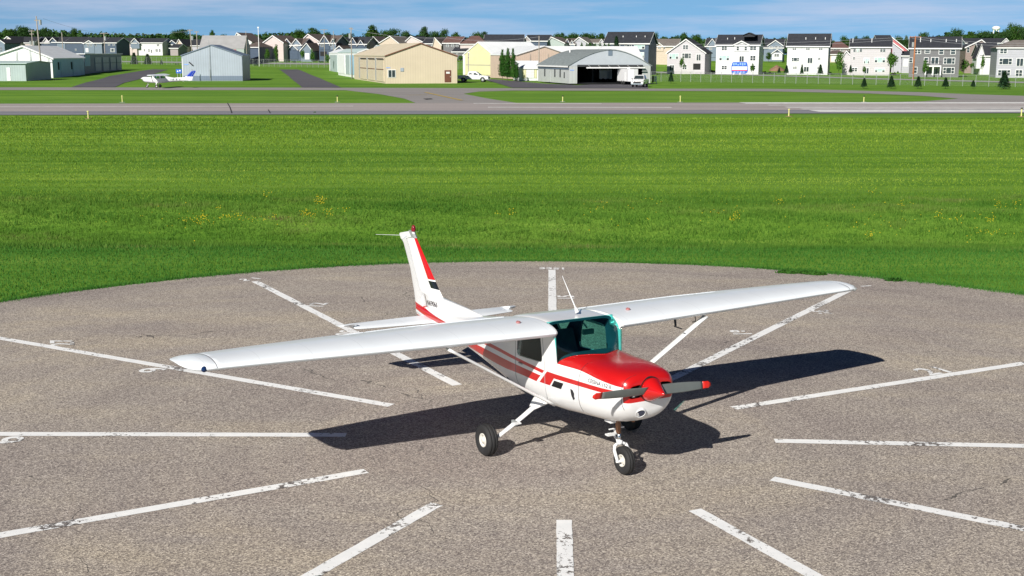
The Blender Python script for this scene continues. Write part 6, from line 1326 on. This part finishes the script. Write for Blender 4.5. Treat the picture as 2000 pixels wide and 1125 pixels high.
for a in (('left of two dark spruces before the long white house', 262.5, 126.5, 103, 19, 396, 'spruce', 0), ('right of two dark spruces before the long white house', 289, 126.8, 105.5, 20, 396, 'spruce', 1), ('small dark shrub sized spruce right of the two left spruces', 315.5, 127, 116.5, 8, 394, 'spruce', 2),
          ('spruce at the left end of the right fence', 1310.5, 158.5, 141, 13, 226, 'spruce', 3), ('leftmost small spruce in the right fence row', 1687.5, 169, 152.5, 14.5, 195, 'spruce', 0), ('second pointed spruce in the right fence row', 1740.5, 169.3, 148.5, 18.5, 194, 'spruce', 1),
          ('third rounder spruce in the right fence row', 1793, 168.5, 149.5, 17.5, 196, 'spruce', 2), ('fourth spruce below the brown gable corner', 1846.5, 168.5, 151.5, 16, 196, 'spruce', 3), ('smallest spruce in the right fence row', 1900.5, 169, 157, 12, 195, 'spruce', 0), ('biggest spruce near the right edge before the grey hip roof house', 1960.5, 169.5, 140, 28, 194, 'spruce', 2),
          ('little spruce before the soil heap', 1521.5, 142, 132, 8, 318, 'spruce', 1), ('spruce at the left corner of the unfinished house', 1536, 142.5, 128, 12, 318, 'spruce', 2), ('thin spruce before the unfinished house door', 1566, 143.5, 126, 9, 316, 'spruce', 3), ('spruce before the right side of the unfinished house', 1602, 144, 126, 14, 316, 'spruce', 0),
          ('dark spruce on the roof line before the navy house', 1203.5, 112, 71, 22, 316, 'spruce', 1)):
    tree('spruce_tree', *a, GS)
for i, (u, vb, vt, w_) in enumerate(((981.5, 148, 96, 15), (991.5, 150, 94.5, 17), (1002.5, 151, 94.5, 13), (1009.5, 151.5, 121, 8))):
    tree('arborvitae_tree', ('first tall arborvitae in the clump left of the white garage', 'second tallest arborvitae in the middle of the clump', 'third tall arborvitae at the right of the clump', 'short arborvitae touching the white garage')[i], u, vb, vt, w_, 243-i, 'column', i % 3, 'arborvitae clump by the peach hangar')
for i, (u, vb, vt, w_) in enumerate(((1136, 104, 83, 8), (1146, 104, 84, 8), (1153, 104, 83, 8), (1162, 104, 84.5, 9), (1172, 104, 84, 8), (1180, 104, 85, 9), (1189, 104, 84, 9))):
    tree('hedge_tree', 'small green conifer tip in the row above the white hangar roof, no. place %s' % ('left end', 'second', 'third', 'middle', 'fifth', 'sixth', 'right end')[i] if False else ('left end', 'second', 'third', 'middle', 'fifth', 'sixth', 'right end')[i]+' green conifer tip in the row above the white hangar roof', u, vb, vt, w_, 300, 'column', i % 3, 'conifer tips above the white hangar roof')
for a in (('young leafy tree left of the dark facade behind the barn fence', 540.5, 122, 91, 12, 320, 'young', 0), ('small bush like tree beside the dark facade steps', 522, 122, 98, 11, 322, 'young', 1), ('bright young tree right of the low brown garage', 608, 122, 98, 12, 318, 'young', 2), ('second bright young tree right of the low brown garage', 590, 121, 100, 10, 320, 'young', 1),
          ('dark young tree before the charcoal facade', 640, 123, 108, 11, 318, 'young', 0), ('slender sapling before the lilac gabled house', 1331, 140, 115, 11, 318, 'young', 1), ('dark leafless shrub before the tall white house', 1471, 142, 126, 11, 318, 'young', 2), ('young tree right of the unfinished white house', 1638, 141, 106, 19, 322, 'young', 0),
          ('leafy young tree between the lilac and slate houses', 1744, 143, 107, 22, 318, 'young', 1), ('young tree before the left of the dark grey house', 1804, 146, 119, 16, 285, 'young', 2), ('young tree at the right corner of the dark grey house', 1883, 141, 119, 20, 300, 'young', 0), ('second young tree near the brown gabled house', 1897, 138, 124, 10, 305, 'young', 1),
          ('slim young tree before the white garage house', 1918.5, 136, 110, 10, 312, 'young', 2), ('small shrub before the lilac house patio door', 1687.5, 143, 131, 8, 314, 'young', 0), ('small tree left of the grey craftsman porch', 1501, 120, 103, 11, 380, 'round', 1), ('dark small tree left of the lilac house wing', 1661, 141, 127, 9, 318, 'spruce', 1),
          ('shrub by the taupe hangar behind the shaded pickup', 899, 124, 110, 16, 322, 'young', 1)): tree('young_tree', *a, GY)
far = [(22, 60, 56, 34), (50, 60, 52, 34), (92, 62, 52, 20), (147, 62, 54, 12), (357, 66, 56, 34), (342, 70, 60, 26), (416, 70, 57.5, 16), (437, 72, 66, 16), (612, 66, 53, 34), (588, 70, 59, 30), (640, 72, 62, 30), (680, 74, 64, 30), (728, 70, 47.5, 38), (771, 72, 57.5, 34), (795, 72, 59, 30), (752, 72, 58, 24), (829, 70, 50.5, 27), (866, 72, 58, 24), (892, 72, 61.5, 24), (848, 72, 60, 24), (945, 72, 60.5, 26), (930, 73, 64, 22),
       (1098, 75, 62.5, 34), (1145, 75, 63.5, 36), (1174, 75, 64, 30), (1120, 76, 66, 24), (1336, 76, 62.5, 26), (1359, 76, 66.5, 22), (1322, 77, 68, 26), (1276, 76, 65, 20), (1294, 78, 70, 24), (1528, 78, 71.5, 20), (1492, 80, 73, 12), (1648, 82, 71.5, 20), (1671, 80, 69.5, 18), (1690, 80, 69, 16), (1655, 84, 75, 24), (1756, 78, 71, 20), (1768, 78, 68, 12), (1803, 78, 62, 22), (1850, 78, 62, 24), (1871, 76, 57.5, 34), (1895, 76, 61, 28), (1922, 76, 59, 34), (1950, 76, 61.5, 26), (1980, 74, 48, 34), (2000, 74, 47.5, 34), (1964, 76, 56, 20)]
sid = ['leftmost', 'left', 'middle', 'right', 'rightmost']
desc = {728: 'tall round tree left of the small clump above the tan hangar', 829: 'tall round tree above the right end of the tan hangar', 612: 'full crowned tree behind the two cream gables', 357: 'broad full tree above the tan house at left', 416: 'lone round tree above the grey barn roof', 1336: 'rounded tree just right of the cream house roof', 1980: 'big dark tree near the right edge right of the water tower', 2000: 'big dark tree cut by the right edge'}
lm = [(0, 'the far left gable'), (68, 'the twin box pole'), (128, 'the navy house'), (200, 'the dark hangar row'), (330, 'the long white house'), (400, 'the grey barn'), (478, 'the white gabled house'), (560, 'the left cream gable'), (625, 'the second cream gable'), (662, 'the beige gable'), (717, 'the sage gable'), (762, 'the tan hangar roof'), (803, 'the tan hangar ridge'), (870, 'the brown roofs'), (925, 'the red brown hip roof'), (985, 'the yellow hangar'), (1065, 'the peach hangar'), (1131, 'the taupe roofed gable'), (1220, 'the navy house roof'), (1290, 'the cream house roof'), (1345, 'the lilac gable'), (1440, 'the tall white house'), (1510, 'the grey craftsman house'), (1576, 'the unfinished house'), (1640, 'the low brown hip roof'), (1700, 'the three storey lilac house'), (1756, 'the red gable'), (1820, 'the dark grey house'), (1910, 'the brown gable'), (1944, 'the water tower'), (1990, 'the right edge')]
used = set()
for i, (u, vb, vt, w_) in enumerate(far):
    if u in desc: lb = desc[u]
    else:
        n_ = min(lm, key=lambda q_: abs(q_[0]-u)); side = 'left of' if u < n_[0] else 'right of'; sz = 'low wide' if w_ > 28 else 'small' if w_ < 21 else 'rounded'
        for form in ('%s tree on the skyline %s %s', '%s dark crowned tree standing %s %s', '%s second tree further %s %s', '%s bushy tree close %s %s'):
            lb = form % (sz, side, n_[1])
            if lb not in used: break
    used.add(lb); tree('broadleaf_tree', lb, u, vb+22, vt, w_, 560+(i*37) % 90, 'dark' if i % 3 else 'round', i % 4, GB)
# far wood that reads as one mass
prof = [(-100, 60), (0, 62), (20, 58), (60, 57), (100, 59), (140, 62), (180, 64), (230, 65), (300, 66), (330, 66), (380, 65), (400, 72), (470, 73), (500, 66), (540, 64), (600, 62), (660, 68), (690, 74), (720, 72), (760, 68), (800, 70), (900, 72), (960, 73), (1060, 76), (1090, 70), (1180, 70), (1210, 72), (1290, 73), (1400, 75), (1480, 77), (1540, 78), (1640, 80), (1700, 76), (1800, 76), (1840, 68), (1880, 64), (1960, 64), (2000, 60), (2100, 58)]
lob = []; gg = random.Random(8)
for u in np.arange(-90, 2095, 4.5):
    vt = np.interp(u, [p[0] for p in prof], [p[1] for p in prof])+gg.uniform(-1.5, 2.5); Yq = 690+gg.uniform(-25, 25); t_ = at(u, vt, Yq); zb = terrain(t_.x, Yq); h_ = max(3, t_.z-zb); s_ = gg.uniform(2.6, 4.6)
    lob.append((t_.x, Yq, t_.z-s_*.8, s_, s_, s_*.8)); lob.append((t_.x+gg.uniform(-2, 2), Yq-3, zb+h_*.45, s_*1.2, s_, h_*.42))
tag(link('far_wood', leaf_cloud('far_wood', lob, 90000, .75, M['leaf_dark'], 99, flat=.8)), 'continuous dark green wood along the horizon', 'wood', kind='stuff')
# low planting and tufts at house feet and hangar walls
lob = []
for (u, v, w_) in [(1300, 141, 6), (1352, 141.5, 5), (1366, 141, 5), (1388, 141, 8), (1404, 142.5, 5), (1420, 143, 6), (1490, 143, 10), (1480, 137, 8), (1505, 143, 6), (1530, 122, 6), (1620, 143, 6), (1650, 143, 6), (1745, 146, 8), (1750, 142, 8), (232, 125, 4), (408, 157.5, 3), (437, 157, 2.5), (1049, 156, 3), (617, 220.5, 4), (500, 128, 8), (345, 126, 5), (560, 122, 8), (575, 122, 8), (627, 122, 8), (660, 122, 8), (1935, 136, 8), (1900, 142, 8)]:
    p = ground(u, v); s_ = w_/FPX*p.y*.5
    for k in range(3): lob.append((p.x+gg.uniform(-1, 1)*s_, p.y+gg.uniform(-.3, .3), p.z+s_*.25, s_*.6, s_*.5, s_*.42))
tag(link('low_shrubs', leaf_cloud('low_shrubs', lob, 9000, .13, M['leaf'], 77)), 'low shrubs and tufts along walls and fence', 'shrubs', kind='stuff')
